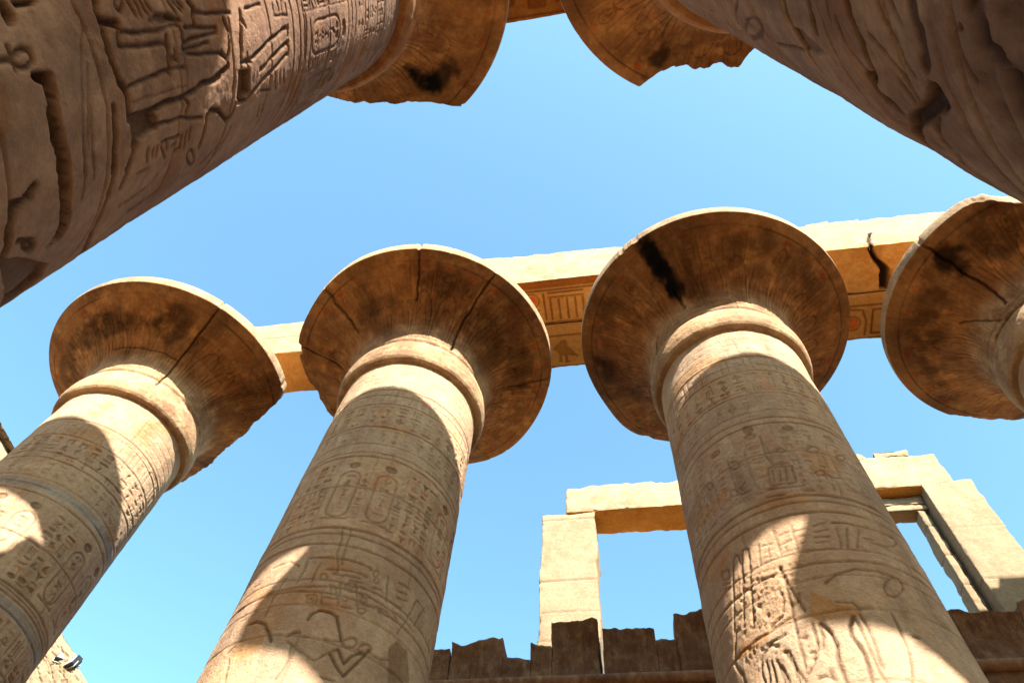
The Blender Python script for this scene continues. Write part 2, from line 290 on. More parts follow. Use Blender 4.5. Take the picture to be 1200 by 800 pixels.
# carved lines of the four readable shafts: kind, width mm, depth mm, then (u, z) pairs in cm on the unrolled surface
TRACE = {
 'c2': '''0,45,35,498,884,500,894,505,898,510,903,518,903,526,903,538,897,542,888,546,880,549,874,552,867,555,861
0,45,35,403,884,415,885,424,880,433,876,440,867,447,859,452,851,456,843
0,45,35,477,852,483,858,493,860
0,45,35,382,841,387,845,392,850
0,45,35,554,846,558,840,562,835,569,828,574,837,579,845,585,851,590,856
0,45,35,545,835,551,828,557,822,562,817,568,813,573,809,577,816,580,823,584,830,588,838,591,846,595,854,599,863
0,22,20,481,843,489,838,497,833,505,829,513,825,520,821,527,818,531,822,535,827,539,832,543,836,548,841,553,845
0,22,20,578,867,578,863,575,858,570,855,564,854,560,855,557,858,558,862,561,866,566,870,571,871,576,870,578,867
0,22,20,602,868,601,863,599,859,594,855,589,854,585,855,583,858,583,862,586,866,590,870,595,871,599,871,602,868
0,22,20,531,856,537,856,543,857,549,858,555,859
0,22,20,487,841,489,833,491,825,493,817,492,808,491,800,489,794,487,788,486,782
0,22,20,393,826,397,816,401,807,404,798,407,790,410,783
0,22,20,543,797,549,796,555,796,561,796
0,22,20,495,1079,498,1069,500,1059,502,1049,502,1039,503,1029,503,1019,506,1010,509,1001,512,993,513,984,514,975
0,22,20,512,1079,512,1068,513,1057,513,1046,513,1036,514,1026,515,1017,515,1007,516,998
0,22,20,343,935,356,934,366,935,375,936,385,936,394,936,402,937,410,938,417,940,424,942,433,942,441,942,449,943,456,944,463,945,470,945,477,945,484,946,490,946,497,947,503,948,510,949,516,950,523,950,529,951,536,951,543,951,550,951,557,951,564,951,571,952,579,951,587,950,595,949,603,949,611,949,619,949,627,949,635,949,644,950,652,948,661,946,671,945
0,22,20,496,983,504,984,512,986,519,987,527,987,535,988,543,988,551,989,562,987
0,22,20,458,1001,460,985,459,977,459,969,458,961,457,953
0,22,20,482,996,481,986,481,976,480,967,480,957
0,22,20,664,1004,661,994,659,984,657,975,654,965,652,956,649,946,645,936,641,927,638,917
0,22,20,688,1006,683,993,678,981,674,968,670,957
0,22,20,668,1003,679,1001,691,999
0,22,20,726,972,728,965,731,959,734,953,737,948,741,942,744,937,748,932,752,927,757,923,762,919
0,22,20,600,860,610,859,620,860,627,864,634,868
0,22,20,427,891,427,901,426,910,426,919,426,928,428,936,429,943,431,951,432,958,434,966
0,22,20,427,1004,437,997,447,991
0,30,26,459,1006,471,1007,478,1007,485,1007,492,1007,499,1008,506,1008,513,1009,521,1009,530,1009,538,1009,546,1008,553,1008,561,1007,566,1003
0,18,18,501,968,501,965,500,962,498,961,495,961,492,964,491,967,490,970,492,973,494,974,497,973,499,971,501,968
0,18,18,509,976,518,975,527,974
0,18,18,529,977,537,977,545,978,553,979
0,18,18,538,970,545,971,552,971,559,972
0,18,18,511,954,514,945,517,936
0,18,18,520,950,524,940,528,931
0,18,18,509,928,516,928,522,928,529,929
0,18,18,512,914,520,915,529,916
0,18,18,553,961,553,956,550,951,546,948,541,948,536,950,534,954,534,959,536,963,541,966,546,966,550,964,553,961
0,18,18,547,958,547,957,546,955,544,954,542,954,540,954,539,956,539,957,541,959,542,960,544,960,546,960,547,958
0,18,18,544,934,544,931,543,929,541,928,539,927,536,929,535,931,535,933,536,935,538,937,541,937,543,936,544,934
0,18,18,539,917,547,918,555,919
0,18,18,494,922,494,920,494,919,492,918,491,919,489,920,488,921,488,923,489,924,490,925,492,924,493,923,494,922
0,18,18,481,929,489,929,497,928,500,914,493,914,486,914,481,929
0,18,18,561,964,568,963
0,18,18,562,947,569,948,576,950
0,18,18,573,944,573,941,572,939,570,937,567,937,565,938,564,940,564,942,565,945,567,946,570,947,572,946,573,944
0,18,18,563,931,571,933,580,935
0,18,18,578,1002,578,999,577,996,575,994,573,994,571,995,570,998,570,1001,571,1004,572,1006,575,1006,577,1005,578,1002
0,18,18,583,989,583,986,582,983,581,981,578,981,576,982,575,984,575,988,576,990,578,992,580,993,582,991,583,989
0,18,18,574,970,583,972,592,974
0,18,18,618,1006,630,1008,642,1010
0,18,18,620,990,630,993,640,997
0,18,18,621,977,631,980,641,985
0,18,18,622,960,637,964
0,18,18,620,950,625,945,631,941
0,18,18,577,925,576,922,575,919,572,917,568,916,566,917,564,919,564,922,566,925,569,927,572,928,575,927,577,925
0,18,18,589,940,597,940,605,941,613,942
0,18,18,596,931,605,933,615,935
0,18,18,611,936,621,936,632,938
0,18,18,393,1002,404,1002
0,18,18,362,976,375,976
0,18,18,366,910,381,909
0,18,18,373,902,386,901
0,18,18,406,1004,417,1002
0,18,18,525,960,527,951,529,942,531,933,532,924,534,916
0,18,18,549,968,552,959,554,951,557,943,559,934,562,926
0,18,18,501,937,504,929,506,921,509,914
0,18,18,596,1006,598,997,599,989,601,981,602,973,603,965,605,958
1,0,0,629,884,635,896,641,907,650,907,659,906,668,907,671,901,674,895,677,889,680,883,683,877,687,871,690,866,679,859,670,852,661,846,652,840,644,835''',
 'c3': '''0,28,26,420,890,422,897,424,903,426,910,429,917,431,924,432,930,434,937,436,944,438,951,439,958,441,965,443,971,445,978,448,985,450,992,452,999,459,1007,464,1001,463,992,463,982,461,974,460,965,459,957,457,949,455,942,454,935,452,928,450,921,449,915,447,908,445,902,444,895
0,28,26,460,951,461,959,463,967,464,976,466,985,468,992,470,999,473,1006,478,1009,483,1002,481,994,480,985,478,977,476,969,475,961,473,954,472,947,470,939,469,932,468,925,466,918,465,912,463,905,462,898,460,892,459,885,457,879,456,873
0,28,26,424,887,421,882,419,876,416,871,413,866,411,860,408,853,406,847,410,835,417,823,418,816,419,809
0,28,26,519,946,520,937,520,928,521,919,520,911,520,903,519,895,519,887,518,879,517,871,516,865,515,858,515,851,514,844,513,836,513,829,512,822,512,815,512,808,512,801,512,794,511,788,511,781
0,28,26,520,944,521,935,522,926,523,918,524,910,526,901,527,893,528,885,530,877,531,870,532,862
0,28,26,509,909,510,901,511,893,509,886,506,880,504,874
0,28,26,482,860,489,863,496,865,502,868
0,28,26,481,856,488,856,494,856,501,857,507,858,514,859
0,28,26,536,840,535,833,535,827,534,820,534,814,533,808,532,801
0,28,26,544,837,544,830,543,824,543,817,540,809,537,801
0,28,26,597,845,598,839,599,833,599,827,600,821,599,814,599,807,599,800,598,793,598,786,597,780,596,774,596,768,598,761
0,28,26,590,842,590,835,590,828,590,822,590,815,590,809,590,802,590,794,590,787,590,781,591,774,591,767,591,760,591,754
0,28,26,575,865,580,864,585,863,590,862,595,861,598,855,600,850
0,28,26,463,830,469,833,475,837,481,837,487,837,493,837,499,838
0,28,26,463,830,458,826,454,822,453,815,451,809,450,802,451,795,453,788
0,28,26,461,815,461,808,461,802,460,796,460,790,459,784
0,28,26,468,813,468,806,468,799,468,792,468,786,468,780
0,28,26,476,810,477,802,477,795,478,788,479,781,479,774
0,28,26,480,798,482,791,483,784,484,778,485,771
0,28,26,492,815,493,808,494,802,496,796,497,790,497,784,497,778,498,771,498,765
0,28,26,492,815,496,813,497,806,498,800,499,794,499,788,500,782,502,776,504,769,506,762
0,28,26,638,848,639,841,639,834,639,827,639,821,638,813,638,806,638,799,637,792,636,786,635,779,633,773,632,767,630,761,627,755,625,749,622,743
0,28,26,652,814,661,814
0,28,26,521,762,526,762,532,762,536,758,540,754
0,28,26,537,769,537,760
0,28,26,571,899,577,903,583,907,589,912,596,913,603,916,610,918,618,921,623,920,629,920,635,920,641,921,647,921,653,919,660,918,667,917
0,28,26,678,901,671,891,662,882,653,877,647,878,644,883,646,892,652,902,660,910,670,916,677,916,680,911,678,901
0,28,26,591,754,592,748,594,742
0,28,26,511,772,515,776,520,781,524,785,525,793,527,800
0,55,40,547,838,549,832,551,827,553,821,554,815,554,808,555,801,553,794,551,788,550,781,549,775,549,769,549,763,550,755,550,748
0,55,40,588,840,584,833,579,826,578,819,576,812,578,804,580,797,581,789,582,781,581,774,581,767,580,761,579,755,578,749,578,744
0,18,16,501,1001,499,993,498,985,497,977,495,969,494,962
0,18,16,529,1016,529,1007,529,998,528,989,528,980,528,971,528,963
0,18,16,556,1014,555,1004,554,994,554,984,553,974,552,964
0,18,16,506,994,514,993,521,992
0,18,16,504,981,513,981,521,981
0,18,16,504,971,513,969,521,968
0,18,16,503,963,512,962,521,962
0,18,16,513,986,512,977,511,969,510,961
0,18,16,534,1002,542,1003,550,1004
0,18,16,532,985,541,986,549,987
0,18,16,531,968,538,968,544,968,550,969
0,18,16,537,978,536,968
0,18,16,556,1003,564,1004,572,1005
0,18,16,556,989,562,991,569,992
0,18,16,557,976,565,978
0,18,16,586,1009,593,1011,599,1013,606,1015
0,18,16,584,996,590,997,597,998,604,999
0,18,16,582,985,589,985,595,985,602,985
0,18,16,580,974,587,974,593,974,600,975
0,18,16,618,1004,617,994,616,986,616,977,612,962
0,18,16,634,1003,630,992,627,982,624,972,621,962
0,18,16,652,1005,648,994,643,984,639,974,635,964
0,18,16,654,987,662,987,671,988
0,18,16,661,981,667,980,674,980,681,980,689,981
0,18,16,670,980,677,978,683,976,689,975,696,974,704,973
0,18,16,422,1001,439,992,438,984,437,976,423,984,422,992,422,1001
0,18,16,420,977,435,969
0,18,16,420,968,432,962
0,35,28,615,1015,623,1015,630,1015,638,1015,645,1014,653,1014,660,1014,668,1014,677,1014,686,1015,693,1014,701,1014,709,1015,719,1017,720,1006,703,990,691,984,681,979
2,0,0,547,890,546,883,544,876,542,869,540,863,539,856,537,850,535,843,541,842,546,842,551,841,556,841,562,840,567,840,572,840,577,840,583,840,588,840,593,841,599,842,599,848,598,855,593,856,588,858,583,859,578,860,574,862,570,868,566,874
2,0,0,413,856,422,858,430,861,439,859,447,857,455,856,463,855,470,855,477,854,484,854,479,850,475,847,470,843,463,843,456,843,448,843,441,843,433,844,424,846,415,848
3,0,0,447,960,454,968,462,963,471,958,479,954,486,952,493,951,500,950,506,949,513,948,519,948,526,947,533,946,539,946,546,945,552,945,559,945,557,938,556,930,555,922,553,915,552,907,551,900,550,893,545,888,540,884,535,880,530,876,525,872,520,869,515,865,510,863,504,862,499,860,493,859,487,858,481,857,475,857,469,857,462,858,456,859,449,859,442,861,434,862,426,864,425,872,423,880,422,889
3,0,0,428,856,437,852,444,849,452,846,459,844,466,842,472,838,478,834,483,830,489,827,494,823,493,818,491,812,485,812,478,813,472,814,465,815,458,816,455,811,451,806,448,801,444,796,439,803,434,810,428,818,423,826
3,0,0,512,842,516,837,521,832,525,827,529,822,533,817,537,813,535,807,534,801,532,795,530,789,529,784,523,784,518,784,512,784
0,24,20,511,1186,509,1182,505,1181,499,1184,494,1189,491,1195,491,1201,493,1205,498,1205,503,1202,508,1197,511,1191,511,1186
0,24,20,593,1194,591,1191,588,1189,584,1189,581,1191,579,1193,579,1196,581,1199,584,1201,587,1201,591,1199,593,1197,593,1194
0,24,20,654,1203,650,1197,645,1193,639,1190,634,1190,631,1193,631,1197,634,1202,639,1206,645,1209,650,1209,653,1207,654,1203
0,24,20,706,1205,702,1198,695,1191,689,1186,684,1185,682,1186,682,1191,686,1197,692,1203,698,1208,704,1211,707,1210,706,1205
0,24,20,449,1179,447,1176,444,1176,441,1178,438,1182,436,1187,436,1192,438,1195,441,1195,445,1193,448,1189,449,1184,449,1179
0,24,20,493,1125,491,1122,488,1121,485,1122,482,1126,480,1131,480,1135,482,1138,485,1139,488,1137,491,1134,493,1129,493,1125
0,24,20,643,1135,640,1132,637,1128,632,1127,628,1127,626,1129,626,1133,628,1136,632,1139,637,1141,640,1141,643,1139,643,1135
0,24,20,555,1157,562,1155,570,1154,577,1153,585,1152,593,1152,591,1141,590,1130,589,1119,588,1109,581,1108,574,1109,568,1109,561,1110,554,1111,548,1112,549,1123,551,1134,553,1145,555,1157
0,24,20,560,1149,559,1138,557,1127,556,1117
0,24,20,571,1148,569,1137,568,1127,566,1116
0,24,20,581,1149,580,1138,578,1127,576,1116
0,24,20,561,1246,561,1233,560,1221,559,1209,559,1197,558,1185,561,1173,563,1162,570,1161,577,1161,584,1161,591,1161
0,24,20,510,1141,500,1131,505,1122
0,24,20,641,1138,646,1132,652,1127,660,1128,668,1130
0,24,20,477,1126,485,1123,493,1121,501,1118,508,1117,516,1115
0,24,20,595,1087,603,1087,612,1089
0,24,20,543,1106,550,1104,557,1103,564,1101,570,1100,577,1100,584,1099,591,1099,599,1099
0,24,20,535,1089,542,1087,550,1086,557,1085,565,1085
0,24,20,684,1195,689,1185,694,1177
1,0,0,555,1265,552,1260,548,1257,543,1258,538,1262,535,1269,535,1276,538,1281,542,1283,548,1282,553,1278,555,1272,555,1265
1,0,0,625,1260,623,1256,617,1252,611,1251,606,1252,603,1255,602,1260,605,1264,610,1267,616,1268,622,1267,625,1265,625,1260''',
 'nl': '''0,35,35,429,585,431,582,432,578,432,574,431,571,429,569,427,569,425,572,423,576,423,580,424,584,426,585,429,585
0,35,35,421,569,424,569,426,569,428,569,431,568,433,568
0,35,35,427,558,427,561,427,565,428,568
0,35,35,423,680,426,678,429,677,432,676,433,681,433,686,434,692,434,697,435,703,435,709,436,716,436,722,436,730,437,737
0,35,35,424,684,424,690,425,695,425,701,426,707,426,714,427,720,427,727,427,733,427,740,426,747,426,754,426,761,426,768,432,770,435,769,438,769
0,35,35,440,744,443,744,447,744,451,745
0,35,35,443,751,446,754,448,747,451,753
0,35,35,459,675,458,680,458,686,458,692,458,699,458,705,457,711,457,718,456,725,456,732,456,740,456,748,456,756,457,764
0,35,35,482,710,486,711,490,713,494,714
0,35,35,494,714,495,721,495,728,496,735,496,743,497,750,498,759,500,768,502,777,503,787,505,797
0,35,35,480,760,484,764,488,769,491,767,495,765
0,35,35,454,837,458,841,462,846
0,35,35,429,777,430,785,430,793,431,801,432,810,433,818,433,827,434,836,438,835,438,825,438,817,438,808,438,800,438,792,438,784,439,776,441,770,444,765
0,35,35,446,768,445,777,445,786,445,795,444,804,444,814
0,35,35,449,771,450,779,451,787,452,795,452,804,453,813,454,822,455,832,460,844
0,35,35,475,810,474,818,472,826,471,834,469,843
0,35,35,420,725,419,732,418,739,417,747,419,753,420,760,421,767,423,774
0,35,35,535,879,541,878,547,877,550,870,552,864,555,858,558,852,561,847,564,842,567,837
0,35,35,552,877,556,873,560,870,564,868,569,866,574,865
0,35,35,420,803,420,811,421,819,422,827,422,836,423,844,423,853,424,862,425,871
0,15,12,469,678,470,683,470,689,470,696,470,702,471,708,471,715,471,721,471,728,471,735,471,742,471,750,472,757,472,765
0,15,12,414,644,416,642,418,641,421,639,423,637,425,636,428,634,430,633,433,632,435,630,437,629,440,628,442,627,444,626,447,624,449,623,452,622,454,622,457,621,459,620,461,619,464,619,467,618,469,618,472,617,474,617,477,617,480,617,483,617,485,617,488,617,491,617,494,617,497,617,500,618,503,618
0,15,12,463,628,466,628,468,627,471,627,474,626,476,626,479,626,482,626,485,626,488,626,491,626,493,626,497,626,500,626,503,627,506,628
0,15,12,438,635,440,634,443,633,445,632,448,631,450,630,453,629,455,628,458,627,460,626,463,625,465,625,468,624,470,623,473,623,476,623,478,622,481,622,484,622,487,622,489,622
0,15,12,442,766,446,766,449,766,453,766,457,767,460,767,464,767,468,766,471,766,475,766
0,60,55,403,669,405,667,408,665,410,664,413,664,416,663,419,663,422,663,425,662,428,662,431,662,433,661,436,662,439,662,442,663,444,663,447,664,450,665,453,665,456,668,460,671,463,672,467,672,470,672,474,672,477,673,481,673
0,60,55,480,673,480,680,480,686,481,693,481,700,481,707,481,714,480,721,480,727,480,735,481,744,481,752,481,760,480,767,479,775,478,782,476,789,475,797,476,806,476,815,476,824,475,833,473,839,471,844,468,850
0,60,55,506,809,503,814,505,824,507,834,517,851,524,863,520,868,515,873,508,873
0,60,55,506,806,511,807,516,808,522,809,528,810,533,810,539,812
0,60,55,410,796,413,800,417,804,420,800,423,796,426,796,429,797
0,60,55,433,743,436,742,439,741,443,741,446,740,449,739,452,739,455,739,458,738
0,60,55,429,854,432,855,436,857,440,859,444,858,448,857,452,856,456,854,459,851,462,849
0,60,55,426,895,430,893,433,891,437,889,441,888,444,886,448,885,452,884,455,883,459,882
0,60,55,468,655,471,655,474,655,477,654,480,654,483,654,486,654,488,654,491,654,494,653,498,653,501,653,504,654,507,654,511,654,514,655
0,60,55,508,681,504,682,501,684,497,685,497,691,496,696,495,701,495,708,496,714
0,60,55,518,675,515,676,511,678,508,680
0,30,35,406,706,409,707,412,709,415,710
0,30,35,406,715,409,716,413,716,416,717
0,30,35,406,722,409,723,412,724,415,726
0,30,35,407,729,410,730,413,732
0,30,35,409,763,412,766,415,768,418,771
0,30,35,409,771,412,775,416,780
0,30,35,409,778,411,782,414,785
0,30,35,407,699,409,696,411,693,411,690,410,689,409,688,406,690,404,692,403,695,402,698,403,700,405,700,407,699
0,30,35,511,704,514,704,518,704,522,705
0,30,35,513,712,516,712,520,713
0,30,35,513,718,518,719,523,720
0,30,35,515,726,521,732,528,739
0,30,35,512,736,516,737,520,739
0,30,35,511,725,511,733,512,741,513,750,514,759
0,30,35,515,764,519,764,523,765,527,766
0,30,35,513,771,517,771,521,772,526,774,530,775
0,30,35,510,778,514,778,519,779,523,780
0,30,35,549,809,555,813,558,814,559,811,555,804,550,797,544,791,539,788,536,789,536,792,538,797,543,803,549,809
0,30,35,434,895,440,900
0,30,35,470,878,471,891,472,905
0,30,35,520,747,520,754
0,30,35,528,755,527,763
4,0,50,481,674,481,681,481,687,481,694,482,700,482,707,486,709,490,710,494,712,494,705,495,699,495,692,496,685,498,682,501,680,504,677
4,0,50,412,661,413,666,414,670,415,675,416,681,417,686,420,685,422,685,421,680,420,675,419,671,418,666
4,0,50,416,734,416,742,417,749,417,757,419,761,421,766,424,770,423,763,423,756,423,749,423,743,423,736
4,0,60,477,873,478,886,479,900,483,901,488,902,492,904,497,906,502,908,504,901,506,893,508,886,502,874
4,0,160,437,592,438,596,441,596,444,596,447,597,450,596,452,596,455,595,457,595,459,595,462,595,464,594,467,594,470,595,473,595,476,595,479,595,483,597,487,599,490,599,493,600,497,601,500,601,503,602,506,603,509,603,513,603,516,603,520,603,523,603,528,605,533,608,537,609,541,609,545,610,548,608,551,607,554,605,554,601,555,598,555,594,552,589,551,594,548,595,544,596,541,597,538,598,534,597,530,596,526,595,522,595,518,594,514,592,511,591,507,590,504,590,501,589,498,589,495,588,492,588,489,588,486,588,483,586,480,585,477,584,475,583,472,583,470,583,467,583,464,583,462,584,459,584,457,585,454,586,452,586,449,586,447,586,444,586,442,586,440,582,438,579,436,581
4,0,100,398,580,400,584,402,584,404,585,407,585,410,581,410,576,407,576,405,576,403,576
4,0,100,398,589,398,593,399,597,399,601,399,605,399,609,401,605,401,601,401,597,401,593,401,590
0,50,50,468,911,466,921,464,932,462,943,459,954,457,965,456,977,454,989,452,1001,450,1013
0,50,50,449,1019,457,1016
0,50,50,483,929,482,938,480,947,478,956,475,966,473,976,471,986,469,996,467,1007,465,1017
0,50,50,466,1015,474,1018
0,50,50,505,913,503,919,501,926,498,934,496,941,494,948,492,956,490,966,487,976,485,986,482,996,480,1007,478,1018
0,50,50,426,895,430,893,433,890,437,889,441,887,444,885,448,884,451,882,455,881,459,880,463,880,466,879,470,879,474,879
0,50,50,508,880,509,892,510,904,507,911,504,918
0,28,30,436,979,437,993,437,1007,438,1022
0,28,30,424,983,430,983,436,982
0,28,30,423,997,427,998,432,998
0,28,30,422,1012,426,1010,430,1008,434,1007
0,28,30,427,1022,432,1022,438,1022
0,28,30,524,949,529,950,535,952,541,955
0,28,30,524,962,529,963,535,965
0,28,30,493,976,498,979,503,982,509,986,515,991
0,28,30,495,991,500,994,506,998,512,1003
0,28,30,495,1005,500,1008,506,1013,512,1018
0,28,30,507,938,509,954,511,972
0,28,30,423,908,423,921,423,934,422,948
0,28,30,432,896,436,898,440,900
0,28,30,463,895,467,895,472,896,477,897
0,28,30,469,886,469,897,469,908
0,80,60,498,565,500,562,502,560,503,558,505,555,506,552,507,549,508,547,511,546,514,545,517,544,520,544,523,544,526,545,529,545,532,545,535,544,538,544,541,544
0,80,60,579,661,586,664,593,669,604,677,625,693
0,50,40,488,653,491,653,495,653,498,654,502,654,506,655,509,656,513,657,517,657,520,656,524,656,528,655,532,655,536,656,539,655,543,655,547,654,551,654,555,655,559,655,564,656,569,656,574,658,580,660
0,50,40,496,687,499,685,502,683,505,681,508,680,511,678,514,678,517,677,521,676,524,676,527,674,531,673,534,672
0,50,40,503,545,503,549,504,553,504,557,505,562
0,50,40,533,555,535,560,537,566,539,571
0,50,40,546,575,547,575,548,573,547,570,545,567,542,564,540,562,538,562,538,564,539,567,540,570,543,573,546,575
0,20,20,556,683,555,688,555,693,554,698,553,703,553,708,552,714,551,719,551,725,548,728,545,731,543,734
0,20,20,572,708,572,714,571,719,571,725,571,731,571,737,571,743,570,750,570,756
0,20,20,480,617,483,617,485,617,488,617,491,617,494,617,497,617,500,617,503,617,506,618,509,618,513,618,516,618,519,618,522,618,526,618
0,20,20,482,627,485,627,488,627,491,626,494,626,497,627,500,627,503,627,506,628,509,628,513,629
0,20,20,529,692,529,698,529,705,530,712
4,0,50,540,540,542,544,544,549,546,554,548,559,551,564,553,569,558,576,562,583,567,590,573,599,579,608,585,610,592,613,600,617,603,616,607,615,612,615,620,619,625,620,625,616,625,611,625,607,624,603,624,598,624,593''',
 'nr': '''0,130,90,675,592,672,591,670,591,667,591,665,590,663,588,661,587,658,586,655,585,653,584,650,585,647,585,644,586,641,585,638,585,635,585
0,130,90,639,510,635,513,632,516,628,519,623,529,618,539,613,550,607,563,598,575,587,592,584,593,580,594,576,597
0,90,80,629,597,626,599,623,601,620,603,618,601,616,599,613,598,613,593,612,589,611,584,611,578
0,90,80,639,505,635,504,631,510,627,517
0,65,60,680,508,678,508,676,507,674,507,672,506,670,505,668,503,666,503,664,504,662,504,660,504,657,504,655,505,652,508,650,510
0,65,60,670,668,667,667,664,667,660,667,658,667,655,668,652,669,649,670
0,65,60,666,731,662,732,658,733,654,735,651,733,647,732,643,731,641,729,638,727,635,725,632,723,629,723,626,723,622,723,618,722,613,721
0,65,60,683,456,682,455,681,454,679,454,678,453,676,453,675,452,674,451,672,450,671,449,670,448,668,447,667,445,666,444,665,442,664,440,663,439,662,437,660,437,659,436,658,435,656,434,655,434,653,433,652,433,650,433,649,432,647,432,645,432,644,432
0,65,60,642,446,639,446,637,446
0,30,30,678,544,676,543,673,542,671,541,669,541,667,539,665,537,663,535,661,534,659,533,658,532,656,532,654,531,652,531,649,531,648,529,646,528,644,527,643,525
0,30,30,659,568,657,565,656,562,654,559,653,557,651,554,650,551,648,549,646,546,645,544,643,542,642,541,640,539,638,538,637,537,634,536,632,535,630,535
0,30,30,653,917,645,940,636,968,629,980,621,995,617,986,613,978
0,30,30,631,857,623,880,614,916,606,956,604,983,609,985,618,964,628,934,635,902,639,874,640,856,637,850,631,857
0,30,30,656,867,652,864,648,863,643,862,639,860,636,859,632,859,628,859,614,902,607,940,598,986
0,30,30,621,522,616,528,610,535,607,537,603,538,600,540,598,539,596,539,593,538,591,538,586,541,580,546
0,30,30,580,546,579,543,578,541,577,538,576,536,573,535,571,535,568,535,564,537,557,544
0,30,30,637,548,635,547,633,545,631,544,629,542,627,541
0,30,30,615,839,618,811,621,786,623,767,625,750,627,733
0,30,30,662,621,659,621,657,620,654,620,652,619,649,619,647,619,645,616,643,614,641,611,639,609,637,606,635,604,633,602
0,30,30,677,471,675,471,674,471,672,470,670,470,669,470,667,470,665,470,664,470,662,469,661,468,659,467,658,466,656,465,655,464,653,463,652,462
0,30,30,672,630,669,630,667,631,664,631,661,631
0,30,30,679,530,677,528,675,527,673,525,671,524,669,523
4,0,120,655,456,656,453,653,453,651,453,650,456
4,0,120,672,463,672,463,671,465,671,466,672,466,672,466,673,464,673,463,672,463
4,0,120,674,454,673,454,673,455,673,456,674,457,674,456,674,455,674,454,674,454
4,0,120,629,608,631,597,633,587,627,590,624,606
4,0,30,646,728,645,716,645,704,643,699,641,694,640,689,638,684,637,679,635,675,633,670,631,685,628,701,628,710,629,719,630,728''',
}

def carve_trace(cv, key):
    cv.peck = Canvas(cv.W, cv.H, .03, wrap=True)
    for ln in TRACE[key].split('\n'):
        v = [int(q) for q in ln.split(',')]; kd, wd, dp = v[0], v[1] / 1000, v[2] / 1000
        pts = [(a / 100, b / 100) for a, b in zip(v[3::2], v[4::2])]
        if kd == 0: cv.line(pts, max(.020, wd * .62) if key in ('c2', 'c3') else (wd * .7 if key == 'nl' else min(wd, .075)), dp * (.85 if key in ('c2', 'c3') else .62 if key == 'nl' else .42),
                (.36, .30, .27) if key == 'nr' and wd > .05 else ((.80, .76, .72) if key in ('c2', 'c3') else (.62, .56, .51)))
        elif kd == 1: cv.poly(pts, .004, .5, .9, (.62, .55, .5))
        elif kd == 2: cv.poly(pts, .003, .5, .9, (1.02, .80, .56))
        elif kd == 3: cv.peck.poly(pts, 1.0, .5, 1.0)
        elif kd == 4: cv.poly(pts, dp * (.6 if key == 'nr' else 1), .08, .75, (.8, .74, .7))
